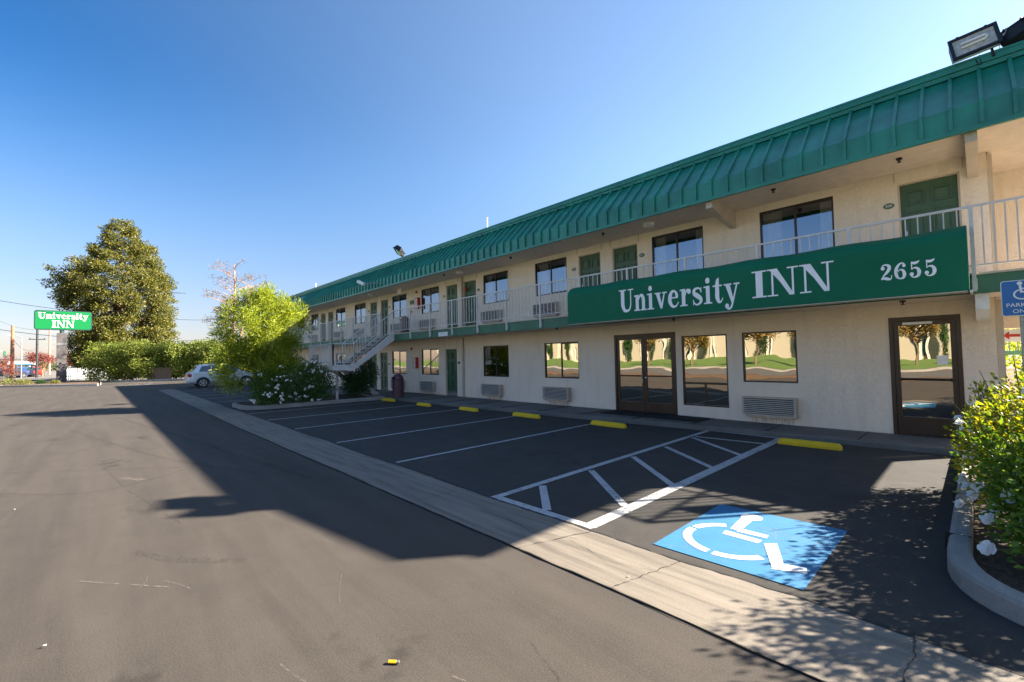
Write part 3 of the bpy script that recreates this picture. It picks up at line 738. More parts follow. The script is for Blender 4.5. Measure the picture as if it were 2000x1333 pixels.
# storefront doors
def store_door(a, b, z0, z1, leaves_, midbar=1.05, panic=False):
    w = b - a; h = z1 - z0; y = WY + .03
    mb = MB(); mb.box(-.003, .06, -.045, .07, 0, h + .003); mb.box(w - .06, w + .003, -.045, .07, 0, h + .003); mb.box(.0605, w - .0605, -.043, .07, h - .07, h + .003); mb.box(.0605, w - .0605, -.03, .07, 0, .02)
    o = mb.build('entrance_door', 'bronze', B); o.location = (a, y, z0)
    lw = (w - .12) / leaves_
    for i in range(leaves_):
        x0 = .06 + lw * i + .004; x1 = x0 + lw - .008
        mb = MB(); s = .075
        mb.box(x0, x0 + s, -.02, .03, .025, h - .075); mb.box(x1 - s, x1, -.02, .03, .025, h - .075)
        mb.box(x0 + s + .0005, x1 - s - .0005, -.018, .03, .025, .30 if not panic else .36); mb.box(x0 + s + .0005, x1 - s - .0005, -.018, .03, h - .16, h - .075)
        mb.box(x0 + s + .0005, x1 - s - .0005, -.018, .03, midbar, midbar + .045)
        mb.build('door_leaf', 'bronze', o)
        mb = MB(); mb.add([(x0 + s, .004, .3), (x1 - s, .004, .3), (x1 - s, .004, h - .1), (x0 + s, .004, h - .1)], [(0, 1, 2, 3)]); mb.build('pane', 'glass_lobby', o, fix=False)
    if leaves_ == 2:
        xm = w / 2; MB().tube([(xm - .035, -.03, .85), (xm - .035, -.075, .87), (xm - .035, -.075, 1.1), (xm - .035, -.03, 1.12)], .011, 8).tube([(xm + .045, -.02, 1.0), (xm + .045, -.04, 1.0)], .022, 10).build('door_handle', 'alu', o)
    else:
        MB().tube([(.14, -.06, 1.07), (w - .14, -.06, 1.07)], .018, 8).box(.12, .16, -.06, -.02, 1.04, 1.10).box(w - .16, w - .12, -.06, -.02, 1.04, 1.10).build('push_bar', 'bronze', o)
        MB().box(w - .33, w - .18, -.024, -.0195, 1.35, 1.52).build('paper_notice', 'sign_white', o)
        MB().bbox(.20, .62, -.042, -.021, h - .145, h - .10, .004).build('door_closer', 'alu', o)
    return o
store_door(*lower[2], 2, 1.02); store_door(*lower[3], 1, 1.05, True)

# wall air conditioners
def make_ac():
    W = 1.1; Hh = .42
    mb = MB(); mb.box(0, W, -.20, -.004, 0, .03); mb.box(0, W, -.20, -.004, Hh - .03, Hh); mb.box(0, .04, -.20, -.004, .0305, Hh - .0305); mb.box(W - .04, W, -.20, -.004, .0305, Hh - .0305); mb.box(.06, W - .06, -.17, -.004, -.04, -.001)
    o = mb.build('air_conditioner', 'ac_metal', B)
    MB().box(.0405, W - .0405, -.15, -.01, .0305, Hh - .0305).build('housing', 'ac_dark', o)
    mb = MB()
    for i in range(8):
        z = .05 + i * .043
        mb.add([(.04, -.205, z), (W - .04, -.205, z), (W - .04, -.180, z + .017), (.04, -.180, z + .017), (.04, -.195, z - .006), (W - .04, -.195, z - .006), (W - .04, -.165, z + .016), (.04, -.165, z + .016)], [(0, 1, 2, 3), (4, 5, 6, 7), (0, 1, 5, 4), (2, 3, 7, 6)])
    mb.build('grille', 'plastic_grey', o); return o
ac = make_ac(); ac.location = (-3.95, WY, .30)
for x, z in [(-10.35, .30), (-13.66, .29), (-18.2, .28), (-21.0, .27), (-25.6, .27)] + [(x, 3.14) for x in (-3.3, -6.1, -10.75, -13.6, -18.2, -21.0, -25.55, -28.4, -32.85, -35.7)]:
    c = copy_tree(ac, B); c.location = (x, WY, z)
m, nt_, b_ = nodes_of('drip_stain'); nt = nt_
dn_ = noise(nt, 22, 6, .7, coord(nt, (1, 1, .12)), .3); nt.links.new(ramp(nt, dn_.outputs[0], [(.46, (0, 0, 0)), (.66, (.42, .42, .42))]), b_.inputs['Alpha']); b_.inputs['Base Color'].default_value = (.16, .12, .085, 1); b_.inputs['Roughness'].default_value = .9
for x, z, hh in ((-3.95, .30, .18), (-10.35, .30, .19), (-13.66, .29, .18)):
    MB().add([(x + .1, WY - .004, .125), (x + 1.0, WY - .004, .125), (x + 1.02, WY - .004, z - .05), (x + .08, WY - .004, z - .05)], [(0, 1, 2, 3)]).build('drip_stain', 'drip_stain', B, fix=False)
# downpipe, small wall fittings
MB().tube([(-15.0, WY - .06, .12), (-15.0, WY - .06, 2.6)], .045, 10).tube([(-15.0, WY - .06, 2.92), (-15.0, WY - .06, 5.18)], .045, 10).build('downpipe', 'trim_paint', B)
for x, z in ((-18.72 + .0, 4.97), (-19.25, 2.24), (-14.85, 4.62), (-19.2, 4.05)):
    MB().bbox(x, x + .12, WY - .06, WY - .001, z - .06, z + .06, .01).build('fire_alarm', 'red_paint', B)
# plaques
nums = [(-1.16, 4.57, '200'), (-6.56, 4.58, '201'), (-9.02, 4.56, '202'), (-13.95, 4.5, '203'), (-16.36, 4.5, '204'), (-21.40, 4.5, '205'), (-23.8, 4.5, '206'), (-28.85, 4.5, '207'), (-31.2, 4.5, '208'), (-15.35, 1.55, ''), (-21.5, 1.5, '')]
for x, z, t in nums:
    mb = MB(); mb.add([(x + .085 * math.cos(k * pi / 12), WY - .012, z + .055 * math.sin(k * pi / 12)) for k in range(24)] + [(x + .085 * math.cos(k * pi / 12), WY - .001, z + .055 * math.sin(k * pi / 12)) for k in range(24)], [tuple(range(24))] + [(k, (k + 1) % 24, 24 + (k + 1) % 24, 24 + k) for k in range(24)])
    o = mb.build('number_plaque', 'door_paint', B)
    if t:
        vs, fs = text_mesh(t, .075, depth=.001); MB().add([(x + p.x, WY - .014 - p.z * .3, z + p.y) for p in vs], fs).build('numerals', 'sign_white', o)
MB().box(-19.3, -18.95, WY - .02, WY - .001, 4.42, 4.62).build('name_plate', 'door_paint', B)

# exit sign, extinguisher cabinets, notice on the fascia
e = thing('exit_sign', 'small red lettered exit sign hanging under the upper eave left of the stairs', 'sign', (-19.0, 10.6, 5.0))
MB().bbox(-.17, .17, -.03, .03, -.11, .11, .008).box(-.01, .01, -.01, .01, .111, .189).build('sign_box', 'white_wall', e)
vs, fs = text_mesh('EXIT', .2, depth=.002); MB().add([(p.x * .85, -.033 - p.z, p.y) for p in vs], fs).build('lettering', 'red_paint', e)
def cabinet(x, z, label):
    t = thing('extinguisher_cabinet', label, 'fire extinguisher', (x, WY, z), 0, 'fire extinguisher cabinets')
    MB().box(-.02, .26, -.16, -.001, 0, .02).box(-.02, .26, -.16, -.001, .50, .52).box(-.02, 0, -.16, -.001, .0205, .4995).box(.24, .26, -.16, -.001, .0205, .4995).build('box', 'red_paint', t)
    MB().box(.0, .24, -.155, -.150, .02, .50).build('front', 'plastic_grey', t)
cabinet(-18.62, 4.15, 'red fire extinguisher cabinet on the upper balcony wall'); cabinet(-18.86, 1.3, 'red fire extinguisher cabinet on the ground floor wall beside the window')
nb = thing('notice_sign', 'small white notice sign fixed on the green balcony fascia', 'sign', (-14.43, 9.925, 2.69))
MB().box(-.31, .31, -.012, -.002, -.075, .085).build('panel', 'sign_white', nb)
mb = MB()
for r in range(2):
    x = -.25
    while x < .24: w = random.uniform(.02, .05); mb.box(x, x + w, -.0135, -.0125, .03 - r * .06, .045 - r * .06); x += w + .015
mb.build('print', 'steel', nb)

# ---- railing
RT = 3.97; RB = 3.02
rail = thing('balcony_railing', 'long pale painted steel railing with thin balusters along the upper balcony', 'railing', (0, 9.92, 0))
def post(parent, x, y, z0=2.63, z1=RT):
    o = MB().box(-.024, .024, -.062, -.014, z0, z1).box(-.034, .034, -.02, .0, z0 + .03, z0 + .20).build('post', 'rail_paint', parent); o.location = (x, y, 0); return o
def panel(x0, x1, n, parent):
    mb = MB(); L = x1 - x0
    mb.box(.025, L - .025, -.056, -.020, RT - .035, RT); mb.box(.025, L - .025, -.052, -.024, RB, RB + .022)
    for i in range(1, n): x = L * i / n; mb.box(x - .008, x + .008, -.046, -.030, RB + .0225, RT - .0355)
    o = mb.build('rail_panel', 'rail_paint', parent); o.location = (x0, 0, 0); return o
px = [-.05 - 1.524 * i for i in range(13)]     # -.05 .. -18.34
pp = post(rail, px[0], 0); pn = panel(px[1], px[0], 10, rail)
for i, x in enumerate(px[1:]):
    c = pp.copy(); COL.objects.link(c); c.parent = rail; c.location.x = x
    if i > 0: c = pn.copy(); COL.objects.link(c); c.parent = rail; c.location.x = x
px2 = [-19.56 - 1.524 * i for i in range(15)]
for i, x in enumerate(px2):
    c = pp.copy(); COL.objects.link(c); c.parent = rail; c.location.x = x
    if i > 0: c = pn.copy(); COL.objects.link(c); c.parent = rail; c.location.x = x
for x0, x1 in ((-.05, .78), (.78, 1.6)): panel(x0, x1, 7, rail); post(rail, x1, 0)
mb = MB(); mb.box(1.56, 1.60, .0, 3.0, RT - .035, RT); mb.box(1.565, 1.595, .0, 3.0, RB, RB + .022)
for i in range(1, 20): mb.box(1.572, 1.588, i * .152 - .008, i * .152 + .008, RB + .0225, RT - .0355)
mb.build('rail_panel', 'rail_paint', rail)

# ---- awning
aw = thing('entrance_awning', 'long green fabric awning lettered University INN 2655 above the lobby doors', 'awning', (0, 0, 0))
AX0, AX1 = -7.72, -.10
cs = [(9.40, 2.61), (9.40, 3.0), (9.40, 3.38)] + [(9.40 + .42 * (1 - math.cos(R(a))), 3.38 + .27 * math.sin(R(a))) for a in (15, 30, 45, 60, 75, 90)] + [(9.86, 3.655)]
nx = 60; mb = MB(); vs = []
for i in range(nx + 1):
    t = i / nx; x = AX0 + (AX1 - AX0) * t
    sag = .012 * (math.cos(t * 5 * 2 * pi) - 1)
    for j, (y, z) in enumerate(cs): vs.append((x, y, z + (sag if j > 4 else 0)))
k = len(cs); mb.add(vs, [(i * k + j, (i + 1) * k + j, (i + 1) * k + j + 1, i * k + j + 1) for i in range(nx) for j in range(k - 1)])
for x in (AX0, AX1): mb.add([(x, y, z) for y, z in cs] + [(x, 9.86, 2.61)], [tuple(range(k + 1))])
mb.build('canopy', 'awning_fabric', aw, fix=False)
mb = MB()
for x in [AX0 + .05 + i * (AX1 - AX0 - .1) / 5 for i in range(6)]:
    mb.box(x - .015, x + .015, 9.43, 9.89, 2.615, 2.645)
mb.box(AX0 + .02, AX1 - .02, 9.405, 9.43, 2.600, 2.64); mb.box(AX0 + .02, AX1 - .02, 9.80, 9.83, 2.612, 2.64); mb.box(AX1 + .002, AX1 + .03, 9.42, 9.9, 2.58, 2.62)
mb.build('frame', 'rail_paint', aw)
mb = MB(); fn = lambda u, v, d: (u, 9.40 - d, v)
letter(mb, 'University', -6.09, -3.29, 2.795, .545, fn, gap=.05); letter(mb, 'INN', -3.06, -1.73, 2.815, .520, fn, gap=.03); letter(mb, '2655', -1.11, -.43, 2.885, .265, fn, gap=.1)
mb.build('lettering', 'letter_white', aw, fix=False)

# ---- staircase
st = thing('outdoor_staircase', 'grey steel staircase with concrete treads and landing rising to the balcony', 'staircase', (0, 0, 0))
SX0, SX1 = -19.45, -18.28
for x in (SX0, SX1): MB().prism([(8.0, 1.33), (8.0, 1.57), (9.72, 2.90), (9.90, 2.90), (9.90, 2.62)], 'x', x, x + .04).build('stringer', 'rail_paint', st)
for x in (-20.95, -19.80): MB().prism([(8.0, 1.57), (8.0, 1.33), (9.62, .1), (9.92, .1), (9.92, .13)], 'x', x, x + .04).build('stringer', 'rail_paint', st)
tr0 = None
for i in range(7):
    y = 8.10 + i * .245; z = 1.70 + i * .172
    if tr0 is None: tr0 = MB().bbox(SX0 + .045, SX1 - .002, 0, .29, -.045, .01, .008).build('tread', 'walk_concrete', st); c = tr0
    else: c = tr0.copy(); COL.objects.link(c); c.parent = st
    c.location = (0, y, z)
for i in range(7):
    c = tr0.copy(); COL.objects.link(c); c.parent = st; c.location = (-1.5, 8.15 + i * .245, 1.42 - i * .185)
mb = MB(); mb.bbox(-20.95, -18.24, 7.10, 8.0, 1.50, 1.56, .006); mb.box(-20.94, -18.25, 7.11, 7.16, 1.34, 1.499); mb.box(-18.30, -18.25, 7.165, 8.0, 1.34, 1.499); mb.box(-20.94, -20.89, 7.165, 8.0, 1.34, 1.499)
mb.build('landing', 'rail_paint', st)
for x in (-18.9, -20.4): MB().tube([(x, 7.55, .08), (x, 7.55, 1.2615)], .055, 10).box(x - .14, x + .14, 7.2, 7.9, 1.262, 1.339).build('support_post', 'rail_paint', st)
def srail(pts, name='stair_railing', n=0):
    # pts: top polyline ends; vertical pickets between a sloped top and bottom rail
    (x0, y0, z0), (x1, y1, z1) = pts; L = math.hypot(x1 - x0, y1 - y0); n = max(3, int(L / .125)); mb = MB()
    mb.tube([(x0, y0, z0 + .88), (x1, y1, z1 + .88)], .021, 6); mb.tube([(x0, y0, z0 + .1), (x1, y1, z1 + .1)], .014, 6)
    for i in range(n + 1):
        t = i / n; x, y, z = x0 + (x1 - x0) * t, y0 + (y1 - y0) * t, z0 + (z1 - z0) * t; r = .022 if i in (0, n) else .008
        mb.box(x - r, x + r, y - r, y + r, z + (.0 if r > .01 else .1), z + .875)
    mb.build(name, 'rail_paint', st)
srail([(-18.22, 7.12, 1.56), (-18.22, 8.0, 1.56)]); srail([(-18.22, 7.12, 1.561), (-20.9, 7.12, 1.561)]); srail([(-20.93, 7.12, 1.562), (-20.93, 8.0, 1.562)])
srail([(-18.22, 8.02, 1.62), (-18.30, 9.86, 3.0)]); srail([(-19.45, 8.02, 1.62), (-19.50, 9.86, 3.0)])
srail([(-20.95, 8.02, 1.56), (-20.95, 9.8, .22)])

# ---- roof floodlights etc.
def flood(name, label, loc, rot, size, group=None):
    t = thing(name, label, 'floodlight', loc, 0, group); t.rotation_euler = rot; w, h, d = size
    mb = MB(); mb.prism([(-h / 2, 0), (h / 2, 0), (h * .32, d), (-h * .32, d)], 'x', -w / 2, w / 2)
    mb.v = [(x, z, y) for (x, y, z) in mb.v]; mb.build('housing', 'black', t)
    mb = MB(); q = .035
    for b in ((-w / 2 - .01, w / 2 + .01, -h / 2 - .01, -h / 2 + q), (-w / 2 - .01, w / 2 + .01, h / 2 - q, h / 2 + .01), (-w / 2 - .01, -w / 2 + q, -h / 2 + q, h / 2 - q), (w / 2 - q, w / 2 + .01, -h / 2 + q, h / 2 - q)):
        mb.box(b[0], b[1], -.035, -.001, b[2], b[3])
    mb.build('bezel', 'black', t)
    MB().box(-w / 2 + q, w / 2 - q, -.012, -.004, -h / 2 + q, h / 2 - q).build('lens', 'lens_glass', t)
    mb = MB(); mb.tube([(-w * .28, -.03, .045), (w * .22, -.03, .045), (w * .26, -.03, .02), (w * .22, -.03, -.03), (-w * .28, -.03, -.03)], .02, 8); mb.build('lamp_tube', 'lamp_tube', t)
    mb = MB(); mb.tube([(w * .3, .06, -h / 2), (w * .3, .08, -h / 2 - .14)], .018, 6); mb.tube([(-w * .05, .1, -h / 2), (-w * .02, .12, -h / 2 - .16)], .008, 6); mb.tube([(w * .05, .1, -h / 2), (w * .04, .12, -h / 2 - .16)], .008, 6)
    for x in (-.3, .3): mb.box(w * x - .015, w * x + .015, -.02, .03, h / 2 + .01, h / 2 + .035)
    mb.build('mounting_arm', 'black', t); return t
flood('floodlight', 'large rectangular floodlight with coiled lamp on the roof edge at top right', (.10, 10.62, 6.835), (R(-14), R(-7), R(6)), (.56, .40, .16), 'roof floodlights')
flood('floodlight', 'dark floodlight seen from behind on the far roof edge', (-19.3, 10.75, 6.95), (R(55), R(-22), R(-50)), (.52, .42, .2), 'roof floodlights')
t = flood('floodlight', 'ribbed floodlight partly cut off by the right edge of the photo', (.62, 10.75, 6.80), (R(-60), R(10), R(150)), (.36, .34, .2), 'roof floodlights')
jb = thing('junction_box', 'small grey electrical box on a post beside the roof floodlights', 'electrical box', (.465, 10.72, 6.6))
MB().bbox(-.05, .05, -.05, .05, .19, .31, .008).build('box', 'steel', jb); MB().tube([(0, 0, 0), (0, 0, .19)], .018, 8).tube([(-.04, -.01, .2), (-.09, -.02, .1), (-.085, -.02, 0)], .008, 6).build('conduit', 'black', jb)
cam_t = thing('security_camera', 'small silver lamp head on a long arm above the eave near the stairs', 'camera', (-19.0, 9.86, 5.3))
MB().tube([(0, 0, 0), (-1.0, -.35, .12), (-1.35, -.40, .10)], .015, 6).build('arm', 'alu', cam_t)
Mx = Matrix.Translation((-1.55, -.45, .18)) @ Matrix.Rotation(R(25), 4, 'Z') @ Matrix.Rotation(R(25), 4, 'Y')
MB().bbox(-.22, .22, -.09, .09, -.07, .07, .02, 0, Mx).build('housing', 'sign_white', cam_t)
for x, y, z0, z1 in ((-33.86, 12, 6.3, 7.5), (-14.1, 12, 6.3, 7.62)):
    t = thing('roof_vent_pipe', 'thin pale vent pipe above the %s part of the roof' % ('far' if x < -20 else 'middle'), 'pipe', (x, y, 0), 0, 'vent pipes on the roof')
    MB().tube([(0, 0, z0), (0, 0, z1)], .03, 8).tube([(0, 0, z1 - .04), (0, 0, z1 + .01)], .04, 8).build('pipe', 'white_wall', t)

# ================================================================== things on the lot
# wheel stops
stops = [(-17.72, -16.75, 8.95, 'yellow concrete wheel stop beside the planted island and maroon bin'), (-14.73, -13.9, 8.86, 'yellow wheel stop in front of the green ground floor door'), (-12.25, -11.33, 9.0, 'yellow wheel stop below the darkly curtained sliding window'), (-9.72, -8.66, 9.1, 'yellow wheel stop left of the black entrance mat, second from it'), (-6.91, -5.93, 9.18, 'yellow wheel stop directly in front of the lobby double doors'), (-2.76, -1.77, 9.5, 'widest yellow wheel stop, at the head of the accessible bay')]
def make_stop(L):
    mb = MB(); prof = [(-.075, 0), (-.075, .045), (-.045, .105), (.045, .105), (.075, .045), (.075, 0)]
    n = 9; vs = []; rnd = random.Random(int(L * 100))
    for i in range(n + 1):
        t = i / n; x = L * t; s = .78 if i in (0, n) else 1
        for y, z in prof: vs.append((x, y * (s if s < 1 else 1), z * (.62 if s < 1 and z > .05 else 1) + rnd.uniform(-.002, .002)))
    # short slopes at the ends
    for i in (0, n):
        for j in range(6): x, y, z = vs[i * 6 + j]; vs[i * 6 + j] = (x, y, z)
    k = 6; vs2 = [(( .04 if 6 <= q < 12 else (L - .04 if (n - 1) * 6 <= q < n * 6 else v[0])), v[1], v[2]) for q, v in enumerate(vs)]
    mb.add(vs2, [(i * k + j, (i + 1) * k + j, (i + 1) * k + (j + 1) % k, i * k + (j + 1) % k) for i in range(n) for j in range(k)] + [tuple(range(6)), tuple(range(n * 6, n * 6 + 6))[::-1]])
    return mb
for x0, x1, y, lab in stops:
    o = make_stop(x1 - x0).build('wheel_stop', 'yellow_paint'); o.location = (x0, y + .08, .006); o.rotation_euler.z = R(random.uniform(-1, 1.5))
    tag(o, lab, 'wheel stop', 'yellow wheel stops')
# door mat
mb = MB(); mb.bbox(-7.55, -4.75, 10.45, 11.25, 0, .014, .004); o = mb.build('door_mat', 'mat_rubber'); o.location.z = .121; tag(o, 'long black rubber mat on the walk in front of the lobby double doors', 'mat')
mb = MB()
for i in range(34): x = -7.5 + i * .08; mb.box(x, x + .02, 10.5, 11.2, .1355, .139)
ob = mb.build('ribs', 'mat_rubber'); ob.parent = o; ob.location.z = -.121
# trash bin with domed top
def bin_(x, y, z, r, h, label):
    t = thing('trash_bin', label, 'trash can', (x, y, z), 0, 'domed trash bins')
    MB().tube([(0, 0, 0), (0, 0, .03), (0, 0, h * .72)], [r * .96, r, r], 28).build('body', 'maroon', t, smooth=False)
    pr = [(r * 1.02 * math.cos(R(a)), h * .725 + h * .275 * math.sin(R(a))) for a in range(0, 91, 10)]
    MB().tube([(0, 0, p[1]) for p in pr], [max(p[0], .005) for p in pr], 28).build('dome_lid', 'maroon', t, smooth=True)
    MB().box(-.12, .12, -r * 1.01, -r * .85, h * .76, h * .86).build('flap', 'black', t)
bin_(-17.45, 9.62, .11, .24, 1.02, 'maroon domed trash bin on the sidewalk at the end of the planted island')
bin_(-18.75, 10.75, 2.92, .22, .85, 'brown domed bin standing on the upper balcony behind the railing')
# cigarette lighter on the asphalt
t = thing('cigarette_lighter', 'tiny yellow cigarette lighter lying on the asphalt in the foreground', 'lighter', (-2.43, 1.29, .012), R(42))
MB().bbox(-.035, .02, -.011, .011, -.006, .006, .004).build('body', 'yellow_paint', t); MB().bbox(.021, .035, -.010, .010, -.006, .006, .002).build('cap', 'alu', t)
# litter
simple('litter', (.34, .32, .28), .8)
rnd = random.Random(3)
mb = MB()
for i in range(70):
    x = rnd.uniform(-12, 0); y = rnd.uniform(-1.5, 9)
    s = rnd.uniform(.004, .012) * (1 + .05 * abs(x)); a = rnd.uniform(0, pi)
    mb.add([(x + s * math.cos(a + q * 2.2) * rnd.uniform(.5, 1), y + s * math.sin(a + q * 2.2), .0145 + .004 * q) for q in range(3)], [(0, 1, 2)])
tag(mb.build('fallen_petals', 'litter', fix=False), 'scattered pale petals and grit on the asphalt', 'litter', kind='stuff')

# accessible parking sign
s = thing('parking_sign', 'blue wheelchair parking only sign on a perforated metal post at the right edge', 'sign', (.372, 8.56, -.2385), R(4)); s.scale = (1.134, 1, 1.134)
MB().box(-.028, .028, .004, .05, .08, 2.48).build('post', 'steel', s)
mb = MB()
for i in range(60): mb.tube([(.0, .0035, .15 + i * .038), (.0, .001, .15 + i * .038)], .007, 6)
mb.build('post_holes', 'black', s)
def rrect(x0, x1, z0, z1, r, k=5):
    return [(cx + r * math.cos(R(a0 + 90 * i / k)), cz + r * math.sin(R(a0 + 90 * i / k))) for cx, cz, a0 in ((x1 - r, z1 - r, 0), (x0 + r, z1 - r, 90), (x0 + r, z0 + r, 180), (x1 - r, z0 + r, 270)) for i in range(k + 1)]
MB().prism(rrect(-.165, .165, 2.115, 2.515, .025), 'y', -.004, .002).build('plate', 'sign_white', s)
MB().prism(rrect(-.158, .158, 2.122, 2.508, .02), 'y', -.0065, -.0042).build('panel', 'sign_blue', s)
mb = MB()
for txt, zz in (('PARKING', 2.235), ('ONLY', 2.165)):
    vs, fs = text_mesh(txt, .062, depth=.0005); mb.add([(p.x, -.0085 - p.z, zz + p.y) for p in vs], fs)
def fl(k, *p): mb.add([(x, -.009 - k * .0003, z) for x, z in p], [tuple(range(len(p)))])
cx, cz = -.005, 2.355
for a in range(0, 250, 10):
    a0, a1 = R(110 + a), R(120 + a + .5); fl(0, (cx + .068 * math.cos(a0), cz + .06 * math.sin(a0)), (cx + .068 * math.cos(a1), cz + .06 * math.sin(a1)), (cx + .053 * math.cos(a1), cz + .045 * math.sin(a1)), (cx + .053 * math.cos(a0), cz + .045 * math.sin(a0)))
fl(1, *[(-.02 + .021 * math.cos(q * pi / 7), 2.478 + .021 * math.sin(q * pi / 7)) for q in range(14)])
fl(2, (-.028, 2.455), (-.008, 2.455), (.0, 2.375), (-.020, 2.375)); fl(3, (-.010, 2.425), (.045, 2.425), (.045, 2.412), (-.010, 2.412)); fl(4, (-.02, 2.390), (.058, 2.390), (.058, 2.372), (-.02, 2.372)); fl(5, (.045, 2.385), (.062, 2.385), (.098, 2.31), (.080, 2.31)); fl(6, (.08, 2.325), (.115, 2.335), (.115, 2.320), (.085, 2.31))
mb.build('lettering', 'sign_white', s, fix=False)
# passage sign and things behind the breezeway opening
v = thing('arrow_sign', 'white banner with red arrow above the breezeway opening at right edge', 'sign', (.26, 12.94, 1.86))
MB().box(0, .8, -.0, .02, 0, .24).build('panel', 'sign_white', v)
MB().add([(.02, -.004, .12), (.10, -.004, .20), (.10, -.004, .145), (.24, -.004, .145), (.24, -.004, .095), (.10, -.004, .095), (.10, -.004, .04)], [(0, 1, 2, 3, 4, 5, 6)]).build('arrow', 'red_paint', v)
mb = MB(); mb.add([(.30, -.004, .2), (.34, -.004, .2), (.375, -.004, .08), (.36, -.004, .04)], [(0, 1, 2, 3)]); mb.add([(.36, -.005, .04), (.375, -.005, .08), (.41, -.005, .2), (.435, -.005, .2), (.385, -.005, .04)], [(0, 1, 2, 3, 4)]); mb.build('lettering', 'black', v)
w_ = thing('low_wall', 'low tan stucco wall in the breezeway behind the roses', 'wall', (0, 0, 0))
MB().box(.24, .40, 13.3, 13.45, .1, 1.3).box(.40, 4, 13.9, 14.05, .1, .95).build('wall', 'stucco', w_); MB().box(.22, .42, 13.28, 13.47, 1.3, 1.34).build('cap', 'trim_paint', w_)
f_ = thing('courtyard_railing', 'dark green railing seen through the breezeway opening', 'railing', (0, 0, 0))
mb = MB(); mb.box(.2, 6, 17.0, 17.05, 1.55, 1.66)
for i in range(30): mb.box(.3 + i * .15, .32 + i * .15, 17.01, 17.03, 1.66, 2.3)
mb.box(.2, 6, 17.0, 17.04, 2.3, 2.36); mb.build('bars', 'fascia_paint', f_)
c_ = thing('breezeway_column', 'square stucco column holding the roof corner beside the breezeway', 'column', (1.5, 12.85, 0)); MB().box(-.1, .1, -.1, .1, .1, 2.62).box(-.1, .1, -.1, .1, 2.9, 5.18).build('shaft', 'stucco', c_); MB().box(-.14, .14, -.14, .14, 0, .1).build('base', 'kerb_concrete', c_)

# ================================================================== plants near
def flower(mb, p, r, nrm, rnd):
    nrm = Vector(nrm).normalized(); a = nrm.cross(Vector((.3, .2, 1))).normalized(); b = nrm.cross(a)
    for ring, (rr, tilt, k) in enumerate(((1, .12, 6), (.82, .42, 6), (.58, .85, 5), (.34, 1.5, 4))):
        for i in range(k):
            t = 2 * pi * (i + ring * .5) / k + rnd.uniform(-.25, .25); d = a * math.cos(t) + b * math.sin(t); e = nrm.cross(d)
            q = r * rr * rnd.uniform(.8, 1.12); ti = tilt * rnd.uniform(.7, 1.3)
            o = Vector(p) + nrm * r * .10 * ring; w = q * .55
            def P(u, v): return o + d * q * u + e * w * v + nrm * q * ti * u * u + nrm * q * .12 * v * v * rnd.uniform(.2, 1)
            mb.add([o, P(.45, -.75), P(.8, -.85), P(1.0, -.4), P(1.03, .1), P(.98, .5), P(.75, .9), P(.42, .7), P(.6, 0)], [(0, 1, 8), (1, 2, 8), (2, 3, 8), (3, 4, 8), (4, 5, 8), (5, 6, 8), (6, 7, 8), (7, 0, 8)])
def rose_bush(loc, clumps, nleaf, size, nfl, fr, label, group, mat, seed, face=(-1, -.6, .3), extra=()):
    t = thing('rose_bush', label, 'rose bush', loc, 0, group); rnd = random.Random(seed)
    leaves(clumps, nleaf, size, .55, .45, 0, seed, jitter=.25).build('foliage', mat, t, fix=False)
    mb = MB()
    for c, r in clumps:
        for k in range(3):
            e = Vector(c) + Vector((rnd.uniform(-1, 1) * r[0], rnd.uniform(-1, 1) * r[1], rnd.uniform(0, 1.1) * r[2]))
            b = Vector((c[0] * .25 + rnd.uniform(-.12, .12), c[1] * .25 + rnd.uniform(-.12, .12), 0))
            mb.tube([b, b.lerp(e, .5) + Vector((0, 0, .1)), e], [.014, .010, .004], 5, cap=False)
    mb.build('stems', 'stem_green', t)
    fd = Vector(face).normalized()
    for q in extra:
        mb = MB(); flower(mb, Vector(q) - Vector(loc), .058 * rnd.uniform(.85, 1.15), fd + Vector((rnd.uniform(-.4, .4), rnd.uniform(-.4, .4), rnd.uniform(0, .5))), rnd); mb.build('rose_bloom', 'petal', t, fix=False)
        e = Vector(q) - Vector(loc); mb = MB(); mb.tube([Vector((.1, 0, e.z * .3)), e * .6 + Vector((.05, 0, .12)), e + Vector((.01, .01, -.01))], [.006, .005, .003], 5, cap=False); mb.build('flower_stem', 'stem_green', t)
    last = None
    for i in range(nfl):
        c, r = rnd.choice(clumps)
        d = (Vector((rnd.gauss(0, 1), rnd.gauss(0, 1), rnd.gauss(0, 1))).normalized() + fd * .9).normalized()
        p = Vector(c) + Vector((d.x * r[0], d.y * r[1], d.z * r[2])) * 1.04
        if p.z < .1: continue
        if i % 3 and last is not None: p = last + Vector((rnd.uniform(-1, 1), rnd.uniform(-1, 1), rnd.uniform(-.7, .7))) * fr * 2.4
        last = p
        mb = MB(); flower(mb, p, fr * rnd.choice((.5, .75, .95, 1.1)), d + fd * .3 + Vector((rnd.uniform(-.5, .5), rnd.uniform(-.5, .5), .3)), rnd); mb.build('rose_bloom', 'petal', t, fix=False)
    return t
G = 'white rose bushes in the planting beds'
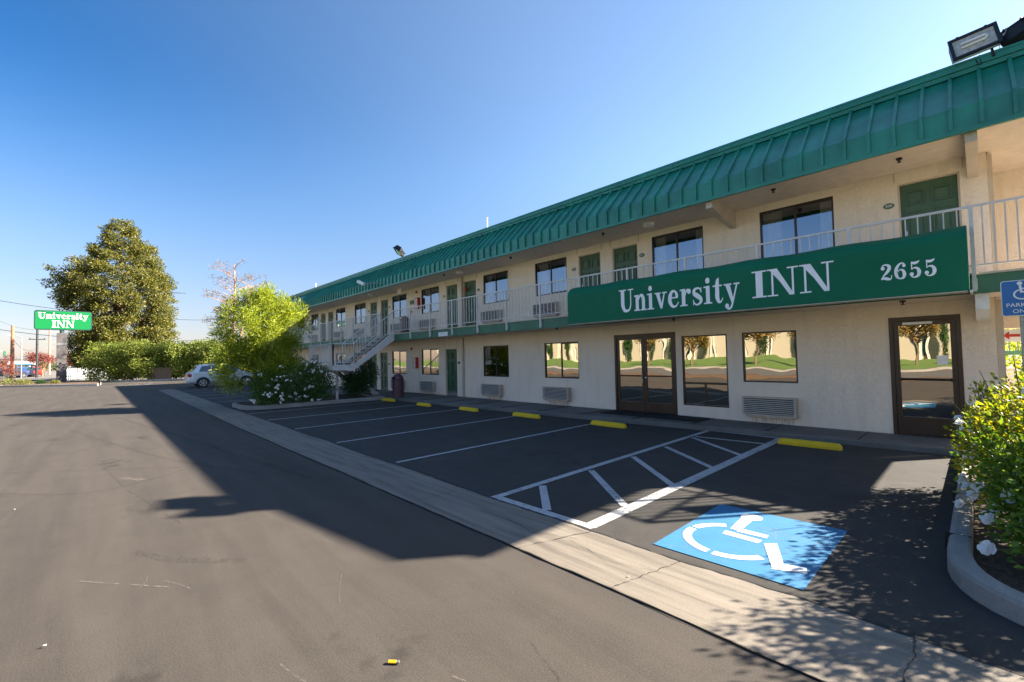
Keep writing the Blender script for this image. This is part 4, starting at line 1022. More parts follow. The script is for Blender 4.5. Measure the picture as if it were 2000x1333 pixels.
rose_bush((.27, 7.75, .03), [((-.20, .0, .55), (.38, .6, .5)), ((.1, .3, .95), (.45, .6, .45)), ((-.05, -.4, .9), (.35, .45, .4)), ((.4, -.1, 1.15), (.45, .7, .5)), ((-.33, .45, .8), (.16, .30, .25)), ((-.34, -.35, .95), (.10, .14, .12)), ((-.30, .1, 1.18), (.09, .12, .12)), ((-.42, .2, .62), (.10, .16, .10))], 6800, .056, 22, .048, 'sunlit yellow green rose bush with white blooms below the wheelchair sign', G, 'leaf_rose', 11, (-.9, -.9, .3), [(-.07, 7.3, .66), (.27, 7.35, 1.18), (.08, 7.2, .96), (.0, 7.3, .85), (.2, 7.1, 1.05), (.3, 7.2, 1.3)])
rose_bush((.27, 6.35, .08), [((-.15, .1, .5), (.38, .5, .42)), ((.15, .2, .9), (.45, .6, .4)), ((.2, -.4, .65), (.45, .45, .45)), ((-.3, .45, .75), (.22, .3, .3)), ((.6, .2, 1.2), (.5, .7, .5))], 6400, .057, 8, .05, 'leafy rose bush with large white blooms overhanging the kerb near the sign', G, 'leaf_rose', 12, (-.9, -.7, .2), [(-.19, 6.4, .44), (-.15, 6.3, .4), (-.08, 6.2, .43), (-.11, 6.2, .35), (-.21, 6.2, .24), (.12, 5.8, .70)])
rose_bush((.52, 5.3, .05), [((-.22, -.15, .28), (.26, .3, .24)), ((-.28, .35, .42), (.28, .35, .36)), ((-.25, .2, .45), (.35, .4, .35)), ((.0, .0, .5), (.5, .45, .45)), ((.3, .1, 1.0), (.5, .5, .5)), ((-.35, .35, .75), (.3, .3, .35)), ((.5, .3, 1.5), (.5, .5, .4))], 6500, .06, 4, .045, 'dense green rose bush at the near curved corner of the right bed', G, 'leaf_rose_green', 13, (-.9, -.7, .2), [(.02, 5.5, .40), (-.02, 5.4, .36), (.11, 5.5, .55), (-.03, 5.0, .23)])
rose_bush((2.4, 7.3, .08), [((.0, .0, .9), (.7, .9, .8)), ((.3, .6, 1.6), (.7, .8, .7)), ((-.2, -.7, 1.3), (.6, .7, .6))], 6000, .075, 4, .045, 'tall rose bush standing behind the sunlit ones in the right bed', G, 'leaf_rose', 14)
# small tree further back in the right bed, its shade falls on the bay
def tree(name, label, cat, loc, crown, n, size, mat, trunk=None, bark='bark', seed=0, aspect=.45, droop=0, group=None, shell=.45, limbs=10, fix=False, r0=.12, spread=1.2):
    t = thing(name, label, cat, loc, 0, group)
    mb = MB()
    if trunk: branches(mb, (0, 0, 0), trunk, r0, limbs, spread, seed)
    cz = [c for c in crown]
    for (c, r) in cz[:14]:
        b = Vector(trunk or (0, 0, .5)) * .45; mb.tube([b, Vector(c) * .7 + b * .3 + Vector((0, 0, .1)), Vector(c)], [r0 * .3, r0 * .2, r0 * .06], 5, cap=False)
    mb.build('trunk', bark, t)
    leaves(crown, n, size, aspect, shell, droop, seed, jitter=.2).build('crown', mat, t, fix=False)
    return t
rnd = random.Random(21)
tree('rose_shrub', 'loose leafy shrub at the back of the right bed casting dappled shade', 'shrub', (2.6, 5.6, .08), [((rnd.uniform(-.9, .7), rnd.uniform(-1.4, 1.4), rnd.uniform(1.3, 2.5)), (rnd.uniform(.22, .42), rnd.uniform(.22, .42), rnd.uniform(.16, .3))) for _ in range(22)], 3000, .085, 'leaf_rose', (0, 0, 2.3), seed=5, r0=.05, spread=.9)

# island plants on the left
rnd = random.Random(31)
crown = []
for i in range(74):     # upright plumes
    a = rnd.uniform(0, 2 * pi); h = rnd.uniform(.0, 1); rr = (1.5 if h < .45 else 1.5 * math.sqrt(max(.02, 1 - ((h - .45) / .62) ** 2))) * rnd.uniform(.3, 1)
    crown.append(((rr * math.cos(a) * .85, rr * math.sin(a) + .28 * h - .1, .95 + h * 3.3), (rnd.uniform(.28, .46), rnd.uniform(.28, .46), rnd.uniform(.36, .60))))
crown += [((.0, .35, 4.5), (.22, .22, .42)), ((.2, .15, 4.3), (.3, .3, .4)), ((.3, 1.3, 3.7), (.4, .4, .5)), ((.2, 1.5, 3.2), (.35, .4, .5)), ((0, -1.0, 3.5), (.4, .45, .45)), ((0, -1.3, 2.7), (.4, .4, .5)), ((.2, -1.25, 1.2), (.4, .4, .5)), ((.1, -1.0, .8), (.4, .4, .4))]
tree('willow_tree', 'bright yellow green feathery tree on the planted island in front of the motel', 'tree', (-19.75, 4.85, .1), crown, 36000, .165, 'leaf_bright', (0, .2, 3.6), seed=8, aspect=.17, droop=-.1, shell=.5, r0=.10, spread=1.4)
rose_bush((-18.75, 5.0, .1), [((0, -.2, .65), (.65, .6, .62)), ((.1, .5, .8), (.6, .6, .65)), ((-.4, -.1, .9), (.6, .6, .55)), ((.2, .1, .35), (.6, .9, .4))], 7000, .075, 80, .048, 'white flowering rose bush at the near end of the planted island', G, 'leaf_rose_dark', 15, (.9, -.6, .3))
rose_bush((-18.75, 6.45, .1), [((0, -.2, .75), (.62, .6, .72)), ((.1, .45, .7), (.5, .5, .6)), ((-.3, .1, 1.25), (.5, .5, .45)), ((.2, -.1, .3), (.5, .8, .35))], 6500, .075, 70, .048, 'white flowering rose bush directly under the stair landing', G, 'leaf_rose_dark', 16, (.9, -.6, .3))
tree('evergreen_shrub', 'dark glossy evergreen shrub under the stairs beside the maroon bin', 'shrub', (-18.85, 8.55, .1), [((0, 0, .7), (.5, .6, .6)), ((.05, .35, 1.05), (.45, .45, .5)), ((.0, -.4, .55), (.45, .4, .5)), ((-.6, .1, .6), (.5, .7, .5)), ((.1, .3, 1.45), (.3, .3, .3))], 8000, .08, 'leaf_dark', (0, 0, 1.3), seed=9, aspect=.4, droop=.2, r0=.04, spread=.4)

# ================================================================== the parked car and cars further off
def car(label, loc, rz, body, group=None, simple_=False, suv=True):
    t = thing('parked_car', label, 'car', loc, rz, group)
    # local: +y forward, length 4.55, width 1.8
    L = 4.55; st_ = [  # y, z bottom, z belt, z roof, half width, half roof width
        (0.0, .38, .80, .80, .74, .70), (.05, .32, .98, 1.0, .84, .74), (.30, .28, 1.06, 1.22, .88, .72), (.62, .28, 1.08, 1.60, .90, .66), (1.0, .28, 1.08, 1.66, .90, .66), (2.0, .28, 1.06, 1.68, .90, .66), (2.65, .28, 1.04, 1.62, .90, .66), (3.35, .28, 1.02, 1.12, .89, .70), (3.6, .28, .98, 1.02, .88, .72), (4.2, .30, .88, .90, .84, .70), (4.5, .36, .70, .72, .72, .64), (4.55, .42, .60, .60, .66, .6)]
    mb = MB(); vs = []; k = 10
    for y, zb, zt, zr, w, wr in st_:
        half = [(w * .86, zb), (w, zb + .14), (w * 1.0, (zb + zt) / 2), (w * .985, zt), (wr, zr)]
        ring = half + [(-a, b) for a, b in half[::-1]]
        vs += [(a, y, b) for a, b in ring]
    n = len(st_); mb.add(vs, [(i * k + j, i * k + (j + 1) % k, (i + 1) * k + (j + 1) % k, (i + 1) * k + j) for i in range(n - 1) for j in range(k)] + [tuple(range(k)), tuple(range((n - 1) * k, n * k))[::-1]])
    mb.build('body', body, t, smooth=False)
    mb = MB()
    def side(y0, y1, f0, f1, y0t, y1t):
        for s_ in (1, -1):
            def P(y, f):   # interpolated point on the glasshouse side
                for a, b in zip(st_[:-1], st_[1:]):
                    if a[0] <= y <= b[0]:
                        q = (y - a[0]) / (b[0] - a[0]); zt = a[2] + (b[2] - a[2]) * q; zr = a[3] + (b[3] - a[3]) * q; w = (a[4] + (b[4] - a[4]) * q) * .985; wr = a[5] + (b[5] - a[5]) * q
                        return (s_ * (w + (wr - w) * f + .012), y, zt + (zr - zt) * f)
            mb.add([P(y0, f0), P(y1, f0), P(y1t, f1), P(y0t, f1)], [(0, 1, 2, 3)])
    side(.62, 1.35, .1, .82, .82, 1.35); side(1.42, 2.2, .1, .84, 1.42, 2.2); side(2.27, 3.1, .1, .80, 2.27, 2.72)
    mb.add([(-.70, .18, 1.10), (.70, .18, 1.10), (.62, .54, 1.52), (-.62, .54, 1.52)], [(0, 1, 2, 3)])
    mb.add([(-.72, 3.42, 1.10), (.72, 3.42, 1.10), (.62, 2.74, 1.62), (-.62, 2.74, 1.62)], [(0, 1, 2, 3)])
    mb.build('window_glass', 'car_glass', t)
    for s_ in (-1, 1):
        MB().bbox(s_ * .80 - .09, s_ * .80 + .09, -.015, .22, .78, 1.0, .03).build('tail_light', 'lamp_red', t)
    MB().bbox(-.86, .86, -.07, .16, .36, .56, .04).build('rear_bumper', body, t)
    for y in (.88, 3.55):
        for s_ in (-1, 1):
            x = s_ * .80; wh = MB().tube([(x - .11, y, .34), (x - .08, y, .34), (x + .08, y, .34), (x + .11, y, .34)], [.29, .34, .34, .29], 24).build('wheel', 'tyre', t)
            mb = MB(); xx = x + s_ * .112; r = .21
            mb.tube([(xx, y, .34), (xx + s_ * .004, y, .34)], .05, 12)
            for q in range(5):
                a = q * 2 * pi / 5; dy, dz = math.cos(a), math.sin(a); mb.add([(xx + s_ * .004, y + dy * .04 - dz * .03, .34 + dz * .04 + dy * .03), (xx + s_ * .004, y + dy * r - dz * .045, .34 + dz * r + dy * .045), (xx + s_ * .004, y + dy * r + dz * .045, .34 + dz * r - dy * .045), (xx + s_ * .004, y + dy * .04 + dz * .03, .34 + dz * .04 - dy * .03)], [(0, 1, 2, 3)])
            ring = [(xx + s_ * .002, y + rr * math.cos(q * pi / 12), .34 + rr * math.sin(q * pi / 12)) for rr in (.20, .235) for q in range(24)]
            mb.add(ring, [(q, (q + 1) % 24, 24 + (q + 1) % 24, 24 + q) for q in range(24)])
            o = mb.build('rim', 'rim', None); o.parent = wh
    mb = MB()
    for y in (.88, 3.55):
        for s_ in (-1, 1):
            mb.add([(s_ * .906, y + .42 * math.cos(R(a)), .34 + .42 * math.sin(R(a))) for a in range(0, 181, 15)], [tuple(range(13))])
    mb.build('wheel_arch', 'black', t)
    return t
car('silver hatchback SUV parked beyond the planted island, rear wheel showing', (-38.95, 4.80, 0), 0, 'car_silver')
GC = 'cars in the distant lot'
for lab, x, y, m, rz in (('small dark blue car in the distant lot behind the roadside poles', -105, -8.9, 'car_blue', 80), ('black car in the distant lot left of the dark lamp post', -107, -7.9, 'car_dark', 95), ('red car in the distant lot beside the black car', -110, -7.2, 'car_red', 90), ('dark grey car at the far left edge of the photo', -102, -10.6, 'car_dark', 60), ('silver car glimpsed behind the white picket fence', -85, -2.2, 'car_silver', 60)):
    car(lab, (x, y, 0), R(rz), m, GC)

# ================================================================== far left
# roadside bed with kerb and brown mulch
mb = MB(); mb.add([(-58.7, -6.2, .0), (-52.0, .1, .0), (-60.5, .45, .02), (-78, 1, .02), (-80, -8.5, .02), (-75, -9, .02)], [(0, 1, 2, 3, 4, 5)]); struct('roadside_bed', mb, 'mulch', fix=False).location.z = .10
mb = MB()
def kerb(p, q, w=.35, h=.16):
    p = Vector((*p, 0)); q = Vector((*q, 0)); d = (q - p).normalized(); nn = Vector((-d.y, d.x, 0)) * w
    mb.add([p, q, q + nn, p + nn, p + Vector((0, 0, h)), q + Vector((0, 0, h)), q + nn + Vector((0, 0, h)), p + nn + Vector((0, 0, h))], [(0, 1, 5, 4), (4, 5, 6, 7), (2, 3, 7, 6), (0, 4, 7, 3), (1, 2, 6, 5)])
kerb((-70, -17), (-58.6, -6.0)); kerb((-58.6, -6.0), (-51.8, .25), .12); kerb((-53.5, .50), (-61.9, .6), .06, .05); kerb((-61.9, .6), (-57.2, 6.9), .25); kerb((-57.2, 6.9), (-50, 15), .25)
struct('kerb', mb, 'kerb_pale')
mb = MB(); mb.add([(-96, -60, .01), (-72, -60, .01), (-72, 40, .01), (-96, 40, .01)], [(0, 1, 2, 3)]); struct('side_street', mb, 'street', fix=False)
# low plants in the bed
GP = 'low plants in the roadside bed'
for i, (x, y, s_, m, lab) in enumerate([(-60.5, -5.6, .9, 'leaf_low', 'low green clump at the left end of the roadside bed'), (-60.2, -4.6, .7, 'leaf_low', 'small bright green clump in the roadside bed near the sign'), (-61, -3.6, .45, 'leaf_dark', 'small dark plant left of the sign pillar'), (-60.0, -2.6, .4, 'leaf_low', 'tiny plant growing right in front of the sign pillar')]):
    t = thing('low_plant', lab, 'plant', (x, y, .1), 0, GP); leaves([((0, 0, s_ * .3), (s_, s_ * .8, s_ * .4))], 500, .14, .3, .6, 0, i).build('foliage', m, t, fix=False)
tree('young_tree', 'thin reddish young tree at the far left of the roadside bed', 'tree', (-62, -5.9, .1), [((0, 0, 1.7), (.7, .6, .6)), ((.3, .4, 1.2), (.5, .5, .4)), ((-.2, -.5, 2.1), (.5, .5, .4)), ((0, .2, 2.5), (.4, .4, .4))], 900, .14, 'leaf_maroon', (0, 0, 2.2), seed=3, r0=.04, spread=.6)
# pylon sign
P = thing('pylon_sign', 'tall roadside sign lettered University INN on a grey stone pillar', 'sign', (-64, -2.35, 0))
MB().bbox(-.3, .3, -.36, .36, 0, 5.06, .02).build('pillar', 'pylon_stone', P); MB().box(-.31, .31, -.37, .37, 3.85, 4.05).build('band', 'steel', P)
MB().tube([(0, 0, 5.05), (0, 0, 5.42)], .17, 12).build('neck', 'sign_frame', P)
MB().prism([(a + .13, b) for a, b in rrect(-2.08, 2.08, 5.38, 7.32, .22)], 'x', -.22, .20).build('sign_case', 'sign_frame', P)
MB().prism([(a + .13, b) for a, b in rrect(-2.0, 2.0, 5.46, 7.24, .18)], 'x', .203, .215).build('sign_face', 'sign_green', P)
mb = MB(); fn = lambda u, w_, d: (.216 + d, u, w_)
letter(mb, 'University', -1.68, 1.92, 6.50, .60, fn, gap=.0, d0=.006); letter(mb, 'INN', -.72, .92, 5.62, .70, fn, gap=.01, d0=.006); mb.build('lettering', 'sign_white', P, fix=False)
# fence by the hedge
F = thing('picket_fence', 'white metal picket fence between the sign pillar and the hedge', 'fence', (-68, -2.2, 0))
mb = MB()
for i in range(22): mb.box(-.02, .02, i * .16, i * .16 + .045, .25, 1.5)
mb.box(-.01, .01, 0, 3.5, 1.3, 1.35); mb.box(-.01, .01, 0, 3.5, .4, .45); mb.build('pickets', 'sign_white', F); MB().box(-.1, .1, -.1, 4, 0, .25).build('base_wall', 'steel', F)
# hedges
GH = 'tall hedge shrubs along the far kerb'
rnd = random.Random(5)
for i, (x, y, w, h, lab) in enumerate([(-62.6, 1.2, 2.4, 4.3, 'leftmost tall green hedge shrub behind the far kerb'), (-61.9, 3.0, 2.0, 4.4, 'rounded hedge shrub second from the left behind the far kerb'), (-60.6, 4.3, 2.4, 4.6, 'tall hedge shrub left of the brown board gate'), (-60.6, 6.6, 1.7, 4.1, 'hedge shrub growing directly behind the brown board gate'), (-58.8, 7.3, 2.3, 4.4, 'tall hedge shrub right of the brown board gate'), (-56.6, 9.9, 2.4, 4.3, 'hedge shrub behind the parked silver car'), (-54.6, 12.8, 2.4, 4.2, 'hedge shrub mostly hidden behind the bright green tree')]):
    cl = [((rnd.uniform(-1, 1) * w * .75, rnd.uniform(-1, 1) * w * .75, rnd.uniform(.12, .86) * h), (rnd.uniform(.55, .95), rnd.uniform(.55, .95), rnd.uniform(.45, .75))) for _ in range(52)]
    tree('hedge_shrub', lab, 'hedge', (x, y, 0), cl, 12000, .19, 'leaf_hedge', (0, 0, h * .6), seed=40 + i, group=GH, r0=.1, spread=1, shell=.4)
mb = MB(); g_ = thing('board_gate', 'brown board gate set between the hedge shrubs', 'gate', (-58.9, 5.1, 0), R(-30)); MB().box(-.04, .04, -.85, .85, .1, 1.35).build('boards', 'brown_board', g_); MB().box(-.07, .07, -1.0, -.851, 0, 1.7).box(-.07, .07, .851, 1.0, 0, 1.7).build('gate_post', 'brown_board', g_)
# big conifer
rnd = random.Random(77); H0 = 19.6; cl = []
LE = [(1.5, -2.2), (4.4, -2.6), (7, -2.6), (9, -3.3), (10.5, -3.9), (12, -3.4), (13.3, -2.4), (14.7, -1.3), (16, -.9), (17.5, .0), (19.3, 1.3), (20.4, 2.2)]
RE = [(1.5, 7.6), (5, 7.9), (8.5, 8.0), (10, 7.9), (13.7, 7.2), (16.3, 6.3), (17, 5.2), (18, 4.4), (19.6, 3.6), (20.4, 2.9)]
def ev(T, z):
    for (a, p), (b, q) in zip(T[:-1], T[1:]):
        if a <= z <= b: return p + (q - p) * (z - a) / (b - a)
    return T[-1][1]
for i in range(760):
    z = 1.8 + (H0 - 2.1) * rnd.random() ** 1.25; l, r2 = ev(LE, z), ev(RE, z); cy = (l + r2) / 2 - 2.4; hw = (r2 - l) / 2
    a = rnd.uniform(0, 2 * pi); q = rnd.uniform(.30, 1.0) ** .5; cr_ = min(.95, .30 + hw * .12) * rnd.uniform(.5, 1.15)
    hw2 = max(.05, hw - cr_ * (.6 if z < 14 else .95))
    cl.append(((hw2 * q * math.cos(a), cy + hw2 * q * math.sin(a), z + rnd.uniform(-.2, .3)), (cr_, cr_, cr_ * .62)))
for dy, z, r in ((-6.2, 12.9, .55), (-5.7, 12.6, .6), (-6.3, 11.4, .55), (-6.1, 10.8, .6), (-5.3, 12.0, .8), (-5.2, 9.2, .7), (5.2, 9.8, .55), (-4.4, 14.0, .6), (-2.6, 16.1, .5)): cl.append(((rnd.uniform(-.5, .5), dy, z), (r, r, r * .5)))
t = thing('conifer_tree', 'very large dense conifer rising behind the hedge and sign', 'tree', (-72, 2.4, 0))
mb = MB(); branches(mb, (0, 0, 0), (0, 0, H0 - 1.2), .5, 50, 4.2, 4, up=.12, start=.12); mb.build('trunk', 'bark', t)
leaves(cl, 110000, .27, .40, .6, .05, 9, jitter=.15).build('crown', 'leaf_conifer', t, fix=False)
# half bare tree, pole
rnd = random.Random(15)
t = thing('bare_tree', 'nearly leafless pinkish tree behind the bright green tree', 'tree', (-55, 11.0, 0)); mb = MB()
e1 = branches(mb, (0, 0, 0), (.2, -.1, 12.2), .20, 46, 4.2, 6, up=.42, start=.35); e2 = branches(mb, (0, .2, 2), (.6, 1.6, 10.9), .16, 38, 3.4, 7, up=.42, start=.35)
mb.build('trunk', 'dead_wood', t); leaves([(p[:], (.4, .4, .25)) for p in e1 + e2 if rnd.random() < .9], 3800, .17, .25, .7, 0, 2).build('foliage', 'leaf_dead', t, fix=False)
leaves([((-.2, -1.5 + i * .12, 7.6 - i * .6 + rnd.uniform(-.3, .3)), (.5, .5, .3)) for i in range(4)], 700, .16, .3, .7, 0, 3).build('green_foliage', 'leaf_conifer', t, fix=False)
def pole(name, label, x, y, h, r, mat, arms=(), lamp=None, group='utility poles and street lamps along the road'):
    t = thing(name, label, 'pole' if 'pole' in name else 'street lamp', (x, y, 0), 0, group)
    MB().tube([(0, 0, 0), (0, 0, h)], [r, r * .7], 8).build('pole', mat, t)
    for z, w in arms: MB().box(-.06, .06, -w, w, z - .06, z + .06).tube([(0, w * .85, z + .06), (0, w * .85, z + .25)], .04, 6).tube([(0, -w * .85, z + .06), (0, -w * .85, z + .25)], .04, 6).build('crossarm', mat, t)
    if lamp: MB().tube([(0, 0, lamp[0]), (0, lamp[1] * .5, lamp[0] + .25), (0, lamp[1], lamp[0] + .3)], .05, 6).build('arm', mat, t); MB().bbox(-.15, .15, lamp[1] - .35, lamp[1] + .35, lamp[0] + .22, lamp[0] + .36, .03).build('lamp_head', 'plastic_grey', t)
    return t
pole('utility_pole', 'orange brown wooden pole at the far left', -85, -7.55, 7.0, .22, 'wood_pole')
pole('utility_pole', 'black utility pole with crossarm just below the left end of the sign', -100, -6.35, 10.2, .16, 'black', [(5.9, .9)])
pole('street_lamp', 'thin grey street lamp with arm pointing left between two poles', -100, -7.95, 6.3, .09, 'steel', lamp=(6.2, -1.2))
pole('utility_pole', 'pale distant utility pole with crossarms right of the black pole', -130, -6.5, 9.6, .2, 'dead_wood', [(8.6, 1.3), (6.6, .9), (5.4, .6)])
pole('utility_pole', 'rusty pole rising behind the bright green tree', -48, 9.0, 7.6, .17, 'bark', [(7.4, .35)])
t = thing('traffic_signal', 'green traffic signal on a white arm at the far left edge', 'traffic light', (-95, -14, 0)); MB().tube([(0, 0, 0), (0, 0, 3.8), (0, 4.6, 3.95)], .08, 8).build('mast', 'plastic_grey', t); MB().bbox(-.15, .15, 4.7, 4.98, 3.2, 4.0, .03).build('signal_head', 'fascia_paint', t)
def wire(label, a, b, sag, r=.03):
    t = thing('power_line', label, 'wire', (0, 0, 0), 0, 'overhead wires'); pts = []
    for i in range(17):
        q = i / 16; p = Vector(a).lerp(Vector(b), q); p.z -= sag * 4 * q * (1 - q); pts.append(p)
    MB().tube(pts, r, 5).build('cable', 'black', t)
wire('thick black wire running from the left edge to the top of the sign', (-95, -9.9, 11.15), (-95, 10.5, 9.5), .5, .035)
wire('thick black wire meeting the sign pillar below the sign', (-85, -9, 6.55), (-85, -2.5, 5.6), .1, .035)
wire('sagging wire between the wooden pole and the black pole', (-90, -7.85, 5.3), (-95, -6.1, 4.4), .8, .02)
wire('upper thin wire crossing the big conifer', (-62, -3, 11.1), (-62, 7.5, 9.7), .3, .018)
wire('lower thin wire crossing the big conifer', (-61, -2.2, 10.3), (-61, 7.5, 9.6), .4, .018)
wire('wire running from the conifer to the bare tree', (-90, 8, 9.0), (-90, 20, 9.8), .4, .03)
wire('low wire behind the hedge towards the bright green tree', (-70, 5.5, 4.55), (-70, 14, 5.3), .2, .025)
wire('faint wire crossing the sky left of the sign', (-100, -11, 9.2), (-100, -6.3, 7.4), .5, .018)
# maroon street trees
for x, y, z, r, lab in ((-108, -6.2, 3.0, 1.7, 'round maroon leaved tree left of the sign pillar'), (-112, -2.9, 2.7, 1.4, 'maroon leaved tree showing right of the sign pillar')):
    cl = [((rnd.uniform(-1, 1) * r * .6, rnd.uniform(-1, 1) * r * .8, z + rnd.uniform(-.6, .7)), (.8, .8, .55)) for _ in range(16)]
    tree('street_tree', lab, 'tree', (x, y, 0), cl, 2600, .22, 'leaf_maroon', (0, 0, 2.4), seed=int(-x), group='maroon street trees', r0=.12, spread=1, bark='wood_pole')
t = thing('overpass', 'grey concrete overpass on the horizon at far left', 'bridge', (-200, -30, 0)); MB().box(-4, 4, -40, 22, 3.35, 4.0).build('deck', 'walk_concrete', t); MB().box(4.05, 4.15, -40, 22, 4.0, 4.6).build('parapet', 'steel', t)
mb = MB(); [mb.box(-1, 1, y, y + 1, 0, 3.34) for y in (-30, -14, 2, 16)]; mb.build('pier', 'walk_concrete', t)
t = thing('fuel_canopy', 'white and blue canopy over the distant forecourt', 'canopy', (-125, -9.6, 0)); MB().box(-3, 3, -1.8, 1.3, 2.05, 2.7).build('roof', 'sign_white', t); MB().box(3.01, 3.03, -1.8, 1.3, 2.05, 2.25).build('stripe', 'sign_blue', t); MB().tube([(2.5, -.6, 0), (2.5, -.6, 2.05)], .12, 8).tube([(2.5, .9, 0), (2.5, .9, 2.05)], .12, 8).build('column', 'plastic_grey', t)
rnd = random.Random(50); mb = MB()
cl = []
for i in range(80):
    y = -90 + i * 2.6; x = -215 + rnd.uniform(-6, 6); cl.append(((x, y, rnd.uniform(1, 2.0)), (2.5, 2.5, rnd.uniform(.8, 1.8))))
tag(leaves(cl, 14000, .8, .5, .5, 0, 6).build('distant_treeline', 'leaf_far', fix=False), 'distant line of trees beyond the overpass', 'trees', kind='stuff')

# ================================================================== behind the camera (seen mirrored in the glass)
mb = MB(); mb.add([(-160, -23, .012), (60, -23, .012), (60, -11.2, .012), (-71, -11.2, .012), (-71, -20, .012), (-160, -20, .012)], [(0, 1, 2, 3, 4, 5)]); struct('front_street', mb, 'street', fix=False)
mb = MB(); mb.box(-56, 60, -11.2, -9.2, 0, .14); struct('verge', mb, 'mulch')
mb = MB(); mb.box(-160, 60, -24.4, -23.0, 0, .15); struct('front_pavement', mb, 'kerb_concrete')
mb = MB(); mb.add([(-200, -95, .16), (60, -95, .16), (60, -24.4, .16), (-200, -24.4, .16)], [(0, 1, 2, 3)]); struct('lawn', mb, 'lawn', fix=False)
C2 = thing('cream_building', 'long cream building with tall arches across the lawn, mirrored in the lobby glass', 'building', (0, -92, 0))
mb = MB(); mb.box(-170, 30, -12, 0, 0, 13); mb.build('wall', 'cream', C2)
mb = MB(); mb.box(-171, 31, -12.5, .5, 13, 13.8); mb.build('cornice', 'cream_dark', C2)
mb = MB()
for i in range(30):
    x = -165 + i * 6.4; 
    for k in range(9):
        a0, a1 = R(k * 20), R(k * 20 + 20)
        mb.prism([(x + 2.6 * math.cos(a0), 7 + 4 * math.sin(a0)), (x + 2.6 * math.cos(a1), 7 + 4 * math.sin(a1)), (x + 2.9 * math.cos(a1), 7 + 4.5 * math.sin(a1)), (x + 2.9 * math.cos(a0), 7 + 4.5 * math.sin(a0))], 'y', .01, .7)
    mb.box(x - 2.9, x - 2.5, .01, .69, 0, 7); mb.box(x + 2.5, x + 2.9, .01, .69, 0, 7)
mb.build('arch', 'kerb_pale', C2)
w0 = MB().box(-1, 1, .02, .1, 1.0, 4.2).build('window', 'car_glass', C2); w0.location.x = -162
for i in range(1, 28): c = w0.copy(); COL.objects.link(c); c.parent = C2; c.location.x = -162 + i * 6.4
rnd = random.Random(9)
base = None
GT = 'round lawn trees across the street'
for i, (x, y, s_) in enumerate([(-30, -30, 1), (-25.5, -32, .95), (-17, -30, 1.1), (-12.5, -34, .9), (-46, -40, 1.1), (-60, -36, 1), (-5, -40, 1), (2, -32, .9)]):
    if base is None:
        cl = [((rnd.uniform(-1.6, 1.6), rnd.uniform(-1.6, 1.6), rnd.uniform(3.0, 5.6)), (rnd.uniform(.6, 1.0),) * 3) for _ in range(24)]
        base = tree('lawn_tree', '', 'tree', (x, y, .16), cl, 5200, .26, 'leaf_autumn', (0, 0, 4.4), seed=2, group=GT, r0=.14, spread=1.6); c = base
    else: c = copy_tree(base)
    c.location = (x, y, .16); c.scale = (s_, s_, s_); c.rotation_euler.z = i * 1.3
    c['label'] = 'round autumn tinted tree on the lawn across the street, mirrored in the lobby windows'
base = None
for i in range(14):
    x = -100 + i * 7.3 + (i % 3) * .8
    if base is None: base = tree('cypress_tree', '', 'tree', (x, -88, .16), [((0, 0, .8 + k * .75), (.75 * math.sin(pi * (k + 1.2) / 13) + .15,) * 2 + (.7,)) for k in range(12)], 3000, .3, 'leaf_dark', (0, 0, 8), seed=4, group='cypresses before the cream building', r0=.12, spread=.3); c = base
    else: c = copy_tree(base)
    c.location = (x, -88.5, .16); c.rotation_euler.z = i; c.scale = (1, 1, .85 + .1 * (i % 3)); c['label'] = 'slim dark cypress in front of the cream building, mirrored in the lobby glass'
# shrub seen through the breezeway
tree('courtyard_shrub', 'sunlit green shrub seen through the breezeway opening at right', 'shrub', (1.6, 20, 0), [((rnd.uniform(-1.6, 1.6), rnd.uniform(-1, 1), rnd.uniform(.5, 2.8)), (.6, .6, .5)) for _ in range(22)], 4000, .14, 'leaf_bright', (0, 0, 2), seed=12, r0=.08, spread=.8)

# ================================================================== light, sky, camera
az = math.atan2(1.032, 1.424); el = R(29.6)
sd = Vector((1.032, 1.424, 1.0)).normalized()
L = bpy.data.lights.new('sun', 'SUN'); L.energy = 5.0; L.angle = R(.55); L.color = (1.0, .90, .76)
so = bpy.data.objects.new('sun', L); COL.objects.link(so); so.rotation_euler = (-sd).to_track_quat('-Z', 'Y').to_euler(); so.location = (10, 14, 20)
W = bpy.data.worlds.new('World'); S.world = W; W.use_nodes = True
nt = W.node_tree; bg = nt.nodes['Background']; sky = nt.nodes.new('ShaderNodeTexSky'); sky.sky_type = 'NISHITA'; sky.sun_disc = False
sky.sun_elevation = el; sky.sun_rotation = az; sky.altitude = 50; sky.air_density = 1.0; sky.dust_density = .5; sky.ozone_density = 4.0
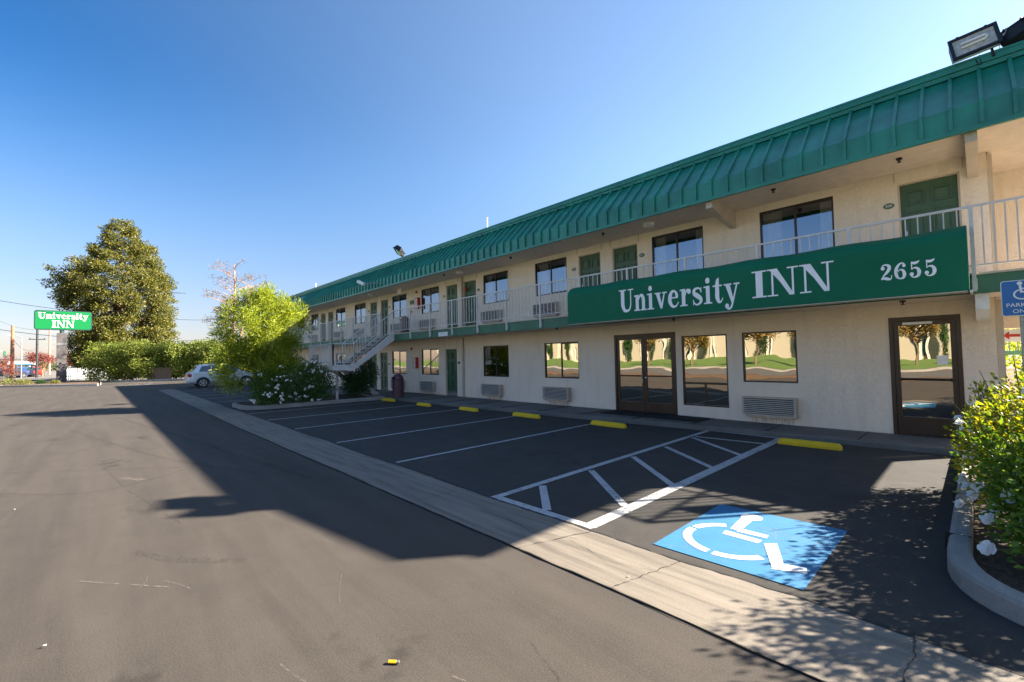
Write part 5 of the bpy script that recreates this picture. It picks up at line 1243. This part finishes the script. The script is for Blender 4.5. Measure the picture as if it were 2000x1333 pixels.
# deep antisolar blue and dusty horizon, as functions of the world direction
tc = nt.nodes.new('ShaderNodeTexCoord'); sx = nt.nodes.new('ShaderNodeSeparateXYZ'); nt.links.new(tc.outputs['Generated'], sx.inputs[0])
dp = nt.nodes.new('ShaderNodeVectorMath'); dp.operation = 'DOT_PRODUCT'; nt.links.new(tc.outputs['Generated'], dp.inputs[0]); dp.inputs[1].default_value = sd
def mr(x, a, b, c=0, d=1):
    n = nt.nodes.new('ShaderNodeMapRange'); n.interpolation_type = 'SMOOTHSTEP'; nt.links.new(x, n.inputs[0])
    for i, q in enumerate((a, b, c, d)): n.inputs[i + 1].default_value = q
    return n.outputs[0]
ta = mr(dp.outputs['Value'], .55, -.45); tz = mr(sx.outputs[2], .05, .52)
mm = nt.nodes.new('ShaderNodeMath'); mm.operation = 'MULTIPLY'; nt.links.new(ta, mm.inputs[0]); nt.links.new(tz, mm.inputs[1])
c1 = mixc(nt, mm.outputs[0], sky.outputs[0], (.09, .40, .66), 'MULTIPLY')
c1 = mixc(nt, 1.0, c1, (.98, .94, .88), 'MULTIPLY')
c2 = mixc(nt, mr(sx.outputs[2], .42, .0), c1, (.56, .47, .52), 'MULTIPLY')
nt.links.new(c2, bg.inputs[0]); bg.inputs[1].default_value = .064

f, yaw, pitch, roll = 866.77, R(46.665), R(1.961), R(-1.190)
fw = Vector((-math.sin(yaw) * math.cos(pitch), math.cos(yaw) * math.cos(pitch), math.sin(pitch))); r_ = Vector((math.cos(yaw), math.sin(yaw), 0)); u_ = r_.cross(fw)
rx = r_ * math.cos(roll) + u_ * math.sin(roll); ux = -r_ * math.sin(roll) + u_ * math.cos(roll)
cd = bpy.data.cameras.new('camera'); co = bpy.data.objects.new('camera', cd); COL.objects.link(co)
m3 = Matrix((rx, ux, -fw)).transposed(); co.matrix_world = Matrix.Translation((0, 0, 1.78)) @ m3.to_4x4()
cd.sensor_width = 36; cd.lens = 36 * f / 2000; cd.clip_start = .05; cd.clip_end = 2500
S.camera = co
S.render.engine = 'CYCLES'
S.view_settings.view_transform = 'Standard'; S.view_settings.look = 'None'; S.view_settings.exposure = 2.4; S.view_settings.gamma = 1
S.cycles.max_bounces = 8; S.cycles.transparent_max_bounces = 12
S.render.resolution_x = 1024; S.render.resolution_y = 682
